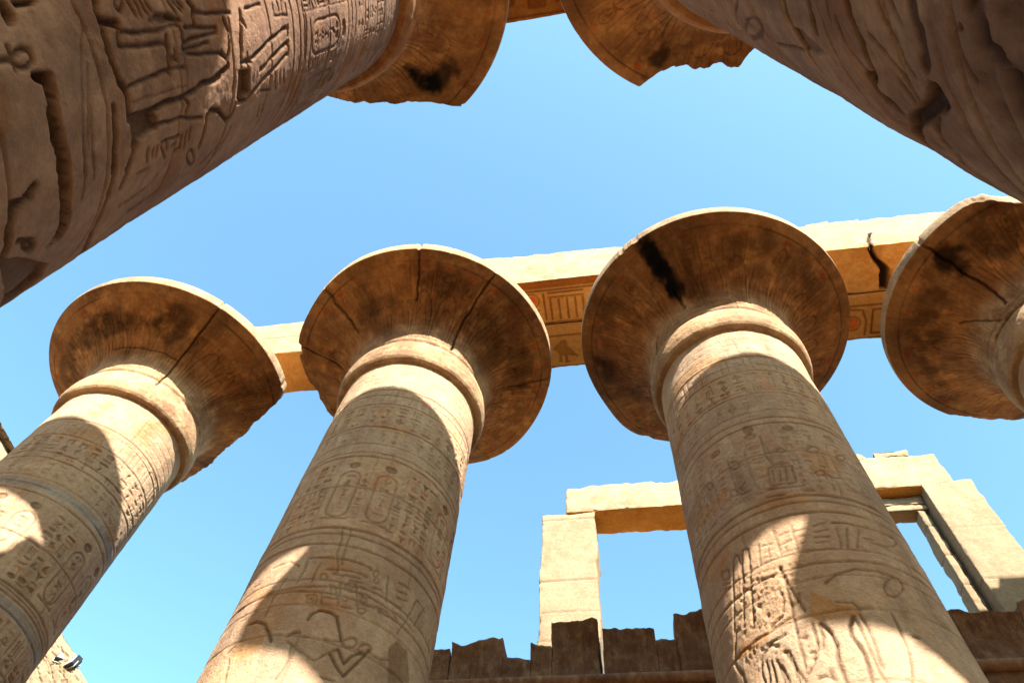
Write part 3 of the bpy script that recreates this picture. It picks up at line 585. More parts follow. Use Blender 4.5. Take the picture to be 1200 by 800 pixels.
def shaft_canvas(seed, px, blue=False, near=False, lite=False, u0=.2, trace=None):
    rng = np.random.default_rng(seed); W = 2 * math.pi * 1.735
    cv = Canvas(W, ZN, px, wrap=True)
    def hl(v, wd=.02, dep=.018, tint=None): cv.line([(0, v), (W, v)], wd, dep, tint)
    if lite: 
        for z in np.arange(1, 16, 1.05): hl(z)
        return cv, rng
    for v in (16.25, 16.02, 15.8, 15.58, 15.36): hl(v, .018, .007)
    # frieze of little frames
    n = 22; st = W / n
    for i in range(n):
        u = i * st
        cv.line([(u + .06, 14.72), (u + .06, 15.18), (u + st - .08, 15.18), (u + st - .08, 14.72)], .022, .010)
        if i % 2: cv.poly([(u + .18, 14.75), (u + st - .2, 14.75), (u + st - .2, 15.05), (u + .18, 15.05)], .012, .02, .6)
    hl(15.25, .03); hl(14.66, .025)
    # hieroglyph band
    def paint(v0, v1, n_, pr):
        for _ in range(n_):
            u_ = rng.uniform(0, W); va = rng.uniform(v0, v1 - .3); h_ = rng.uniform(.2, .6); w2 = rng.uniform(.08, .3); c = PAINT[rng.integers(len(PAINT))]
            cv.poly([(u_, va), (u_ + w2, va + rng.uniform(-.03, .03)), (u_ + w2 * rng.uniform(.8, 1.1), min(v1, va + h_)), (u_ + .02, min(v1, va + h_ * .9))], .0012, .5, .9, tuple(1 + (q - 1) * rng.uniform(.25, .7) for q in c))
    paint(13.9, 15.2, 18, 0); paint(10.8, 12.7, 34, 0); paint(9.4, 10.3, 8, 0)
    n = 34; st = W / n
    for i in range(n): glyph_col(cv, rng, i * st + .04, 13.86, 14.6, st - .10, .018, .018, PAINT if rng.random() < .4 else None)
    n = 40; st = W / n
    for i in range(n):
        if rng.random() < .8: glyph_col(cv, rng, i * st + .04, 13.28, 13.72, st - .10, .012, .016)
    hl(13.8, .025); hl(13.2, .02, .012)
    if blue:
        cv.line([(0, 13.0), (W, 13.0)], .20, .004, (.84, 1.02, 1.28)); cv.line([(0, 10.45), (W, 10.45)], .22, .004, (.82, 1.0, 1.24))
    # cartouche band
    n = 15; st = W / n
    for i in range(n):
        u = i * st + .1
        if i % 3 == 2:
            for q in range(3): glyph_col(cv, rng, u + q * .22, 10.85, 12.6, .19, .020, .019, PAINT)
        else:
            cv.poly(ell(u + .26, 12.50, .11, .09), .035, .03, .5, tint=(1.0, .72, .62) if rng.random() < .5 else None)
            cartouche(cv, rng, u + .06, 11.05, .40, 1.25, .018, PAINT if rng.random() < .5 else None)
            if rng.random() < .8: glyph_col(cv, rng, u + .50, 10.9, 12.3, .14, .018, .016)
        cv.line([(u - .08, 10.8), (u - .08, 12.75)], .018, .010)
    for v in (12.78, 10.78, 10.62, 10.38): hl(v, .026, .02)
    # text register with framed columns
    n = 30; st = W / n; blank = set(rng.choice(n, 3, replace=False).tolist())
    for i in range(n):
        cv.line([(i * st, 9.4), (i * st, 10.28)], .02, .016)
        if i not in blank: glyph_col(cv, rng, i * st + .06, 9.42, 10.24, st - .12, .020, .019)
    hl(9.36, .028); hl(9.12, .018, .012)
    # large offering scene
    lo, hf = (4.75, 1.9) if near else (5.0, 3.95)
    u = u0; k = 0
    while u < W - 1.0:
        h = hf + rng.uniform(-.1, .1)
        figure(cv, u, lo, h, k % 2, .045 if not near else .042, flip=(k % 2 == 1))
        if k % 2: staff(cv, u + .1 * h, lo + .05, h * .68)
        gw = .17
        for q in range(2): glyph_col(cv, rng, u + h * .43 + (gw + .05) * q, lo + h * (.78 + .03 * q), lo + h * 1.02, gw, .022, .018)
        if rng.random() < .8: glyph_col(cv, rng, u + h * .47, lo + h * .1, lo + h * .5, gw, .022, .018)
        u += h * (.66 if near else .54); k += 1
    if near:       # second register with large signs and offerings
        for v in (6.78, 6.92, 7.06, 7.5): hl(v, .028, .03)
        u = .1
        while u < W - .9:
            q = rng.random(); wd = rng.uniform(.45, .75)
            if q < .5: glyph(cv, u, 7.62, wd, 1.2, [4, 5, 2, 11, 14, 16, 18][rng.integers(7)], .05, .04)
            elif q < .75: figure(cv, u - .1, 7.55, 1.35, k % 2, .045); wd = .75
            else:
                for z in (7.65, 8.1, 8.5): glyph(cv, u, z, wd, .36, rng.integers(len(GL)), .045, .034)
            cv.line([(u + wd + .07, 7.55), (u + wd + .07, 8.95)], .022, .025)
            u += wd + .16
    if trace:
        zz = np.arange(cv.nv) * px
        k = {'c2': np.where(zz < 10.34, 0, 1), 'c3': np.where(zz < 10.34, 0, np.where((zz > 10.8) & (zz < 12.76), .6, 1)), 'nl': np.where(zz < 10.34, 0, .8), 'nr': np.where(zz < 10.34, 0, .5)}[trace]
        cv.d *= k[None, :].astype(np.float32); cv.t = 1 + (cv.t - 1) * k[None, :, None].astype(np.float32)
        if trace in ('c2', 'c3'): hl(9.36, .026, .02); hl(9.10, .018, .012)
        carve_trace(cv, trace)
    for v in (4.9, 4.72, 4.5): hl(v, .03)
    if near:
        n = 20; st = W / n
        for i in range(n): glyph_col(cv, rng, i * st + .06, 3.6, 4.42, st - .14, .03, .028)
    for v in (3.4, 3.2): hl(v, .03)
    # drum joints
    cv.joints = [z + rng.uniform(-.1, .1) for z in np.arange(1.1, 16, 1.07)]
    for z in cv.joints:
        wobble(cv, z, rng, .024, .012, .014)
        for q in range(2):
            a = rng.uniform(0, W); cv.line([(a, z), (a + .02, z + .55), (a - .01, z + 1.05)], .012, .016)
    return cv, rng

def make_shaft(parent, cx, cy, face, cv, rng, seed, mat, step=.02, zf=(6.0, ZN), zstep=.02, half=98, rough=1.0, extra=None, pits=None):
    r = 1.735; nf = int(math.radians(2 * half) * r / step); nb = int(math.radians(360 - 2 * half) * r / .07)
    th = np.concatenate([np.linspace(face - half, face + half, nf, endpoint=False), np.linspace(face + half, face + 360 - half, nb, endpoint=False)])
    th = np.radians(th)
    z = np.concatenate([np.arange(0.25, zf[0], .08), np.arange(zf[0], ZN, zstep), [ZN]])
    TH, Z = np.meshgrid(th, z, indexing='ij')
    rad = R0 + (RN - R0) * Z / ZN
    seam = math.radians(face + 180)
    U = np.mod(TH - seam, 2 * math.pi) * r
    P = np.stack([cx + rad * np.cos(TH), cy + rad * np.sin(TH), Z], -1)
    d, t = cv.sample(U + .012 * fbm(P * 5, seed + 81, 2), Z + .012 * fbm(P * 5, seed + 82, 2))
    wear = sstep(.22, .6, fbm(P * .8, seed, 3))                       # worn patches lose their carving
    big = fbm(P * np.array([1.1, 1.1, 1.6]), seed + 5, 3); fine = fbm(P * 7.0, seed + 9, 3)
    d = 1.35 * d * (1 - .7 * wear)
    dr = .018 * big * rough + .007 * fine * rough + (.004 * fbm(P * 19.0, seed + 13, 2) if rough < 1 else 0)
    pit = np.zeros_like(dr)
    if pits is not None:
        for (ta, za, ra, rz) in pits:
            q = ((np.mod(np.degrees(TH) - ta + 180, 360) - 180) / ra) ** 2 + ((Z - za) / rz) ** 2
            mk = sstep(1.15, .75, q + .5 * fbm(P * 2.2, seed + 3, 2))
            pk = vnoise(P * 19, seed + 71); pk2 = vnoise(P * 37, seed + 72)
            pit = np.maximum(pit, mk * (.005 + .024 * sstep(.15, .7, pk) + .014 * sstep(.1, .8, pk2)))
    if hasattr(cv, 'peck'):
        mk = sstep(.35, .7, cv.peck.sample(U, Z)[0] + .25 * fbm(P * 5, seed + 83, 2)); pk = vnoise(P * 21, seed + 71); pk2 = vnoise(P * 40, seed + 72)
        pit = np.maximum(pit, mk * (.003 + .026 * sstep(.25, .75, pk) + .014 * sstep(.2, .8, pk2)))
    dr = dr - d - pit
    tn = t.copy(); 
    pl = sstep(.36, .44, fbm(P * np.array([.9, .9, 1.3]) + 31, seed + 40, 3))[..., None]      # smooth lime repairs
    tn = tn * (1 - pl) + tn * np.array([1.0, .86, .70]) * pl
    if hasattr(cv, 'joints'):
        kd = np.searchsorted(np.array(cv.joints), Z.ravel()).reshape(Z.shape); hd = (np.mod(U / cv.W + kd * .37, 1) > .5).astype(int)
        q = _hash(kd, hd, kd * 0, seed)[..., None]; q2 = _hash(kd, hd, kd * 0 + 5, seed)[..., None]
        tn = tn * (1 + .09 * q + np.array([.0, -.03, -.08]) * q2); dr = dr + .004 * q[..., 0]
    dirt = sstep(.2, .6, fbm(P * np.array([2, 2, .45]), seed + 60, 3))[..., None]
    tn = tn * (1 - .22 * dirt)
    tn = tn * (1 - .42 * np.clip(d / .03, 0, 1))[..., None]            # darker the deeper the carving
    if extra is not None: dr, tn = extra(TH, Z, P, dr, tn)
    rr = rad + dr
    V = np.stack([cx + rr * np.cos(TH), cy + rr * np.sin(TH), Z], -1).reshape(-1, 3)
    return mesh_obj('shaft', V, grid_faces(len(th), len(z), True), mat, parent, tn.reshape(-1, 3))

# bell profile: (radius, height above groove), last one is the rim edge
PROF = np.array([(1.655, 0), (1.80, .025), (1.85, .10), (1.885, .26), (1.885, .48), (1.855, .68), (1.80, .83), (1.745, .90), (1.745, .94), (1.78, 1.0), (1.79, 1.15), (1.82, 1.38), (1.90, 1.62), (2.04, 1.84), (2.26, 2.04), (2.54, 2.23), (2.89, 2.41), (3.25, 2.58), (3.47, 2.70), (3.547, 2.75)])
ARC = np.concatenate([[0], np.cumsum(np.hypot(*np.diff(PROF, axis=0).T))])
LIP = .36
def bell_canvas(seed, px=.02):
    rng = np.random.default_rng(seed + 500); W = 2 * math.pi * 3.0; L = ARC[-1]
    cv = Canvas(W, L, px, wrap=True); dk = (.38, .34, .32); lt = (1.65, 1.55, 1.35); rd = (1.2, .6, .4)
    n = 44; st = W / n
    for i in range(n):        # long sepals rising from the neck
        u = i * st; lf = lambda w_, top: [(u + st * (.5 + w_ * math.cos(q) ), 1.35 + (top - 1.35) * math.sin(q) ** .7) for q in np.linspace(0, math.pi, 13)]
        if i % 2 == 0: cv.line(lf(.9, 2.75), .026, .010, dk); cv.line(lf(.5, 2.35), .022, .008, (.6, .53, .46))
        cv.line([(u + st * .5, 1.0), (u + st * .5, 2.2)], .018, .004, lt if i % 2 else rd)
    for i in range(176):
        u = i * W / 176; cv.line([(u, 1.9 + rng.uniform(0, .5)), (u, 2.7 + rng.uniform(0, .8))], .020, .006, (.70, .64, .58) if i % 3 else (1.2, 1.14, 1.02))
    n = 30; st = W / n
    for i in range(n):        # ring of cartouches and discs under the rim
        u = i * st + .08
        if rng.random() < .35: continue
        cv.line(ell(u + .22, 3.0, .13, .24, 14), .022, .007, (.62, .56, .5), closed=True)
        cv.poly(ell(u + .22, 3.38, .10, .07, 10), .008, .03, .6, rd)
        glyph(cv, u + .13, 2.85, .18, .3, rng.integers(len(GL)), .007, .018, (.6, .55, .5))
        cv.line([(u + .50, 2.6), (u + .50, 3.3)], .02, .005, lt)
    cv.line([(0, 3.52), (W, 3.52)], .03, .008, dk); cv.line([(0, 1.3), (W, 1.3)], .03, .012, dk)
    return cv, rng
def make_capital(parent, cx, cy, seed, cracks=(), rimf=None, plates=(), stains=(), res=1.0, mat=None, warm=1.0, shadow_tip=0.0, bk=1.0, grow=()):
    cv, rng = bell_canvas(seed)
    nth = int(1000 * res); nb = int(190 * res)
    th = np.linspace(0, 2 * math.pi, nth, endpoint=False)
    deg = np.degrees(th)
    wob = fbm(np.stack([np.cos(th) * 2.4, np.sin(th) * 2.4, th * 0 + seed], -1), seed, 4)
    wob2 = fbm(np.stack([np.cos(th) * 14, np.sin(th) * 14, th * 0 + seed], -1), seed + 4, 3)
    rb = np.full(nth, PROF[-1, 0]) - .02 + .008 * wob - .03 * sstep(.5, .8, wob2)
    brk = np.zeros(nth)
    if rimf is not None:
        xs = np.array([a for a, b in rimf], float); ys = np.array([b for a, b in rimf], float)
        f = np.interp(np.mod(deg - xs[0], 360) + xs[0], xs, ys, right=9, left=9)
        f = f + .10 * wob2 * (f < 3.5)
        brk = (f < 3.48).astype(float); rb = np.minimum(rb, np.maximum(f, 1.75))
    ext = 1 + shadow_tip * np.exp(-((np.mod(deg - 222 + 180, 360) - 180) / 14) ** 2)  # unseen rim bulge, added so the near row casts a longer pointed shadow
    # arc length at which the bell reaches rb
    sA = np.linspace(0, ARC[-1], 400); rA = np.interp(sA, ARC, PROF[:, 0]); zA = np.interp(sA, ARC, PROF[:, 1])
    k0 = np.searchsorted(sA, 1.2); rM = np.maximum.accumulate(rA[k0:]); send = np.interp(rb, rM + np.arange(len(rM)) * 1e-6, sA[k0:])
    for (ga, gw_, gk) in grow: ext = ext + gk * np.exp(-((np.mod(deg - ga + 180, 360) - 180) / gw_) ** 2)
    T = np.linspace(0, 1, nb)
    S = send[:, None] * T[None, :]
    rr = np.interp(S, sA, rA); zz = np.interp(S, sA, zA) + ZN
    TH = np.broadcast_to(th[:, None], S.shape)
    P = np.stack([cx + rr * np.cos(TH), cy + rr * np.sin(TH), zz], -1)
    d, tn = cv.sample(TH * 3.0, S); fade = sstep(-.3, .35, fbm(P * 1.1, seed + 8, 3))
    d = d * (1.5 - .7 * fade); tn = 1 + (tn - 1) * (.3 + .7 * (1 - fade))[..., None]
    body = sstep(1.15, 1.5, S)
    d = d + .02 * fbm(P * 1.6, seed + 2, 3) + .007 * fbm(P * 8, seed + 6, 3)
    st = fbm(np.stack([3.2 * np.cos(TH) + cx, 3.2 * np.sin(TH) + cy, S * .55], -1) + 7, seed + 20, 5); st2 = fbm(P * 3.1 + 3, seed + 21, 3)
    dk = sstep(-.1, .6, st) * body * .5; lt = sstep(.08, .45, st2) * body
    tn = tn * (1 - dk)[..., None] * (1 + .35 * lt[..., None] * np.array([1.0, .95, .75]))
    # below the flare the stone keeps its bare sandstone colour
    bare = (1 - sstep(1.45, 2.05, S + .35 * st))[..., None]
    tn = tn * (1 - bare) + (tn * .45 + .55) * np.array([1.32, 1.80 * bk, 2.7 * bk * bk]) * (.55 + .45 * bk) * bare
    tn = tn * warm
    cr = np.zeros_like(S)
    for (a0, s0, a1, s1, wd, dep) in cracks:      # crack from (angle, arc) to (angle, arc)
        Xp, Yp = np.mod(np.degrees(TH) - a0 + 180, 360) - 180, S
        ux = (np.mod(a1 - a0 + 180, 360) - 180)
        sc = math.pi / 180 * rr
        t = np.clip((Yp - s0) / (s1 - s0 + 1e-6), 0, 1) if abs(s1 - s0) > .15 else np.clip(Xp / ux, 0, 1)
        jit = .05 * fbm(np.stack([t * 9 + a0, t * 0 + seed, t * 0], -1), seed + 30, 3)
        dx = (Xp - ux * t) * sc + jit; dy = (Yp - (s0 + (s1 - s0) * t)) + jit
        dist = np.abs(dx) if abs(s1 - s0) > .15 else np.abs(dy)
        inr = ((Yp > min(s0, s1)) & (Yp < max(s0, s1))) if abs(s1 - s0) > .15 else ((Xp * np.sign(ux) > 0) & (Xp * np.sign(ux) < abs(ux)))
        wn = wd * (.25 + .9 * np.clip(fbm(P * 2.7, seed + 90, 3) + .35, 0, 1)); cr = np.maximum(cr, dep * (1 - sstep(wn * .5, wn * .5 + .025, dist)) * inr)
        cr = np.maximum(cr, .35 * dep * (1 - sstep(.0, .14, dist + .10 * (fbm(P * 6, seed + 91, 2) + .5))) * inr)
        dist_b = np.where(inr, dist, 9)
        tn = tn * (1 - .5 * (1 - sstep(wd * .4, wd * .7 + .02, dist_b)))[..., None]
    for (a0, a1, s0, s1, dep, colr) in plates:    # patches standing lower or higher (repairs and flaked areas)
        Xp = np.mod(np.degrees(TH) - a0, 360); ww = np.mod(a1 - a0, 360); j = .05 * wob2[:, None]
        inr = (Xp < ww) & (S > s0 + j) & (S < s1)
        d = d + dep * inr; tn = np.where(inr[..., None], tn * np.array(colr), tn)
    for (a, s_, ra, rs, k) in stains:
        q = ((np.mod(np.degrees(TH) - a + 180, 360) - 180) / ra) ** 2 + ((S - s_) / rs) ** 2
        tn = tn * (1 - k * sstep(1.5, .0, q + 1.3 * st2 + 1.0 * st))[..., None]
    d = d + cr
    # normal direction of the profile
    e = .01; drs = np.interp(S + e, sA, rA) - np.interp(S - e, sA, rA); dzs = np.interp(S + e, sA, zA) - np.interp(S - e, sA, zA); ln = np.hypot(drs, dzs) + 1e-9
    nr, nz = dzs / ln, -drs / ln
    edge = sstep(0, .08, 1 - T)[None, :] * 1.0
    rr = rr - d * nr * (.3 + .7 * edge); zz = zz - d * nz * (.3 + .7 * edge)
    rr = rr * (1 + (ext[:, None] - 1) * sstep(2.4, ARC[-1], S)); rl = rr[:, -1:]
    B = np.stack([cx + rr * np.cos(TH), cy + rr * np.sin(TH), zz], -1)
    # vertical lip (or ragged break) up to the top, then across the top
    nl = 10; top = ZR + LIP + .02 * wob
    zl = zz[:, -1:]
    t = np.linspace(0, 1, nl + 1)[1:]
    zz2 = zl + (top[:, None] - zl) * t[None, :]
    rg = .10 * fbm(np.stack([np.cos(th)[:, None] * 9 + 0 * t, np.sin(th)[:, None] * 9 + 0 * t, zz2 * 4], -1), seed + 50, 3) * brk[:, None] * np.sin(t * 3.0)[None]
    crl = (cr[:, -1:] > .01) * .05
    rl2 = rl + rg - crl + .015 * np.sin(np.minimum(t, 1) * math.pi)[None] - .02 * (t[None] > .95)
    TH2 = np.broadcast_to(th[:, None], rl2.shape)
    Lp = np.stack([cx + rl2 * np.cos(TH2), cy + rl2 * np.sin(TH2), zz2], -1)
    tr = np.array([.96, .6, .2, .01])
    rt_ = rl2[:, -1:] * tr; TH3 = np.broadcast_to(th[:, None], rt_.shape)
    Tp = np.stack([cx + rt_ * np.cos(TH3), cy + rt_ * np.sin(TH3), np.broadcast_to(top[:, None], rt_.shape) + 0 * rt_], -1)
    V = np.concatenate([B, Lp, Tp], 1); nv = V.shape[1]
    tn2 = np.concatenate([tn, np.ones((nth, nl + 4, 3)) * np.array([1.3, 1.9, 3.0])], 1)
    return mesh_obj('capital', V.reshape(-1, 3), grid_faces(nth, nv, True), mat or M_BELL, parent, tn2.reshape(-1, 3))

# rough block -------------------------------------------------------
def rough_block(name, x, y, z, mat, parent=None, res=.05, amp=.02, chip=.05, seed=1, joints=(), carve=None, warp=None, tintf=None, under=None):
    (x0, x1), (y0, y1), (z0, z1) = x, y, z
    n = [max(2, int(round((b - a) / res)) + 1) for a, b in (x, y, z)]
    L = [np.linspace(a, b, k) for (a, b), k in zip((x, y, z), n)]
    vs_, fs = [], []; off = 0
    for ax in range(3):
        o1, o2 = [(1, 2), (2, 0), (0, 1)][ax]
        for s_, val in ((0, L[ax][0]), (1, L[ax][-1])):
            A, B = np.meshgrid(L[o1], L[o2], indexing='ij'); P = np.zeros(A.shape + (3,)); P[..., ax] = val; P[..., o1] = A; P[..., o2] = B
            f = grid_faces(n[o1], n[o2], False)
            if s_ == 0: f = f[:, ::-1]
            vs_.append(P.reshape(-1, 3)); fs.append(f + off); off += P.shape[0] * P.shape[1]
    V = np.concatenate(vs_); Fq = np.concatenate(fs)
    key = np.round(V * 2000).astype(np.int64); _, idx, inv = np.unique(key, axis=0, return_index=True, return_inverse=True)
    V = V[idx]; Fq = inv.reshape(-1)[Fq]
    c = np.array([(x0 + x1) / 2, (y0 + y1) / 2, (z0 + z1) / 2]); hs = np.array([x1 - x0, y1 - y0, z1 - z0]) / 2
    Q = (V - c); e = hs - np.abs(Q)                        # distance to each pair of faces
    onf = e < 1e-6
    nrm = np.sign(Q) * onf; nrm = nrm / (np.linalg.norm(nrm, axis=1, keepdims=True) + 1e-9)
    n1 = fbm(V * 1.3, seed, 3); n2 = fbm(V * 6.0, seed + 3, 3); n3 = fbm(V * 2.6 + 9, seed + 6, 3)
    srt = np.sort(e, 1); ed = srt[:, 1]                    # distance to the nearest edge
    ch = chip * np.clip(.35 + 1.3 * n3, 0, 1.4) * np.exp(-ed / (chip * 1.1 + 1e-6))
    d = amp * n1 + amp * .25 * n2 - ch * 1.0
    tint = np.ones((len(V), 3))
    for (ax, val, wd, dep) in joints:
        jv = np.abs(V[:, ax] + .02 * n3 - val); k = np.exp(-(jv / wd) ** 2); d = d - dep * k * (1.0 + .5 * n2); tint *= (1 - .35 * k)[:, None]
    V2 = V + nrm * d[:, None]
    if carve is not None: V2, tint = carve(V, V2, onf, Q, tint)
    if tintf is not None: tint = tint * tintf(V)
    if warp is not None: V2 = warp(V2)
    return mesh_obj(name, V2, Fq, mat, parent, tint)

# ================================================================== ground
g = 3000
N_ = 60
gx = np.sign(np.linspace(-1, 1, N_)) * np.abs(np.linspace(-1, 1, N_)) ** 3 * g
GX, GY = np.meshgrid(gx, gx, indexing='ij'); GZ = .03 * fbm(np.stack([GX * .3, GY * .3, GX * 0], -1), 3, 2)
GZ = np.where((np.abs(GX) < 60) & (np.abs(GY) < 60), GZ, 0) - .03
o = mesh_obj('ground', np.stack([GX, GY, GZ], -1).reshape(-1, 3), grid_faces(N_, N_, False), M_GROUND); tag(o, kind='structure')

# ================================================================== columns
SP = 7.957; XA = -5.124; YA = 9.764; XB = -4.851; YB = -.008
def column(cx, cy, face, seed, label, cap, sh, group='giant open papyrus columns of the two nave rows', near=False, lite=False, blue=False, mat=None, u0=.2, trace=None):
    root = empty('papyrus_column', (cx, cy, 0), label, 'column', group)
    cv, rng = shaft_canvas(seed, .03 if lite else (.0125 if near else .016), blue, near, lite, u0, trace)
    make_shaft(root, cx, cy, face, cv, rng, seed, mat or M_SHAFT, **sh)
    make_capital(root, cx, cy, seed, **cap)
    rough_block('abacus', (cx - 1.5, cx + 1.5), (cy - 1.5, cy + 1.5), (ZR + LIP - .03, ZR + 1.38), M_BLOCK, root, res=.12, seed=seed)
    th = np.linspace(0, 2 * math.pi, 96, endpoint=False); pr = [(0.02, .0), (2.55, .0), (2.6, .06), (2.58, .3), (2.45, .42), (1.6, .42)]
    V = np.array([[(cx + r * math.cos(a), cy + r * math.sin(a), z) for r, z in pr] for a in th]).reshape(-1, 3)
    mesh_obj('column_base', V, grid_faces(96, len(pr), True)[:, ::-1], M_BLOCK, root)
    return root

E_ = ARC[-1]
def capsh(**k): return k
FINE = dict(step=.021, zstep=.021, zf=(6.5, ZN))
LITE = dict(step=.08, zstep=.1, zf=(6.5, ZN))

column(XA - SP, YA, -50, 11, 'leftmost far column, blue grey bands on its shaft, lower right of its capital broken away',
       dict(cracks=[(-46, .8, -44, E_, .03, .07), (-80, 1.02, -10, 1.02, .02, .03), (-46, 2.0, -100, 2.0, .02, .03)], rimf=[(6, 3.56), (13, 3.3), (25, 2.75), (42, 2.45), (60, 2.35), (78, 2.6), (97, 3.05), (104, 3.5), (366, 3.56)],
            stains=[(-105, 2.75, 34, .36, .6), (-60, 2.9, 12, .6, .6), (-150, 2.9, 20, .4, .4)], plates=[(-44, 5, 2.3, 2.9, .0, (.8, .75, .7))], warm=1.12),
       dict(FINE, extra=None), blue=True)
column(XA, YA, -62, 22, 'far column in the middle, its round capital pieced together from cracked slabs',
       dict(cracks=[(-48, 1.2, -47, E_, .035, .09), (-82, 2.45, -81, E_, .03, .07), (-131, 2.2, -131, E_, .03, .08), (-131, 2.3, -84, 2.5, .03, .06), (-166, 2.3, -163, E_, .045, .12), (15, 2.5, 13, E_, .02, .04), (18, 2.45, 60, 2.2, .03, .04)],
            rimf=[(-170, 3.56), (-166, 3.44), (-160, 3.56), (140, 3.56), (150, 3.42), (160, 3.50), (170, 3.42), (180, 3.56), (190, 3.56)],
            plates=[(-130, -84, 2.45, 9, .05, (1.25, 1.22, 1.1)), (-80, -50, 2.9, 9, -.02, (.85, .8, .8)), (18, 70, 2.35, 9, .05, (1.5, 1.5, 1.35)), (160, 196, 2.4, 9, .03, (1.1, 1.1, 1.0))],
            stains=[(-110, 2.55, 16, .3, .45), (-65, 3.1, 16, .4, .45), (-30, 2.5, 18, .5, .4), (0, 2.9, 16, .4, .4)], grow=[(-164, 16, .045), (64, 22, .045)]),
       dict(FINE), mat=M_SHAFT, trace='c2')
column(XA + SP, YA, -106, 33, 'far column with whole dark capital streaked black and a sunlit pecked patch on its shaft',
       dict(cracks=[(-118, 1.6, -120, 2.3, .05, .05), (-165, .9, -150, 1.6, .05, .06)],
            rimf=[(118, 3.56), (122, 3.45), (128, 3.56), (478, 3.56)],
            plates=[(-150, -80, 1.0, 1.5, .02, (.9, .9, .9))],
            stains=[(-119, 3.5, 5, .9, 1.0), (-119.5, 2.9, 5, .8, .97), (-117, 2.4, 6, .5, .9), (-60, 3.0, 30, .5, .4), (170, 3.2, 10, .3, .8)], grow=[(130, 15, .055)], warm=.92),
       dict(FINE), trace='c3')
column(XA + 2 * SP, YA, -132, 44, 'far column at the right edge, its capital rim broken into pale rough stone on top',
       dict(cracks=[(-145, 1.4, -144, E_, .05, .09), (-158, 1.2, -175, 2.2, .03, .05), (-175, 1.1, -130, 1.1, .03, .04)],
            rimf=[(-126, 3.56), (-121, 3.48), (-110, 3.2), (-100, 2.9), (-88, 3.1), (-75, 3.56), (80, 3.5), (100, 3.38), (112, 3.42), (118, 3.56), (234, 3.56)],
            stains=[(-144, 3.1, 7, .5, .9), (-120, 2.9, 14, .6, .6), (170, 3.0, 30, .5, .5)]),
       dict(FINE))

NEAR = dict(step=.0145, zstep=.0145, half=62, rough=.8)
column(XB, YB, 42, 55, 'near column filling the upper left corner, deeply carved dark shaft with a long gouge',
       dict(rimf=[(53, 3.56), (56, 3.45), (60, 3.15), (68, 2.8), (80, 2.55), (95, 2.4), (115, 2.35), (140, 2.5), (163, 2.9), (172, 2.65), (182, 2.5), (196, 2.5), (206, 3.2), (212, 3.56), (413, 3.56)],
            stains=[(58, 2.7, 6, .5, 1.0), (50, 3.0, 8, .3, .8)], cracks=[(30, 1.0, 100, 1.0, .03, .04)], warm=1.1, shadow_tip=.17, bk=.72),
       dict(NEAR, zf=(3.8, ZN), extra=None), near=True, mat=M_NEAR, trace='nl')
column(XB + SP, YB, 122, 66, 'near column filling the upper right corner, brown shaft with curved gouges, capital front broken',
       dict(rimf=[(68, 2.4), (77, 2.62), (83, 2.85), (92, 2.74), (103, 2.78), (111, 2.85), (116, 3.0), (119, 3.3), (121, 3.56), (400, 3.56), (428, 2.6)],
            stains=[(119, 3.1, 4, .5, .8)], warm=1.12, shadow_tip=.17, bk=.72),
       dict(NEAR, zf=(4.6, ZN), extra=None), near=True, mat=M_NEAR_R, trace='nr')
for x in (XB - SP, XB + 2 * SP, XB + 3 * SP):
    lab = {0: 'leftmost column of the near row, outside the left edge of the picture', 1: 'column of the near row to the right of the picture', 2: 'last column of the near row, farthest right'}[int(round((x - XB) / SP)) + 1 if x < XB else int(round((x - XB) / SP)) - 1]
    column(x, YB, 90, int(70 + x), lab, dict(res=.35, shadow_tip=.17), dict(LITE), lite=True)
column(XA + 3 * SP, YA, -150, 99, 'last column of the far row, outside the right edge of the picture', dict(res=.35), dict(LITE), lite=True)

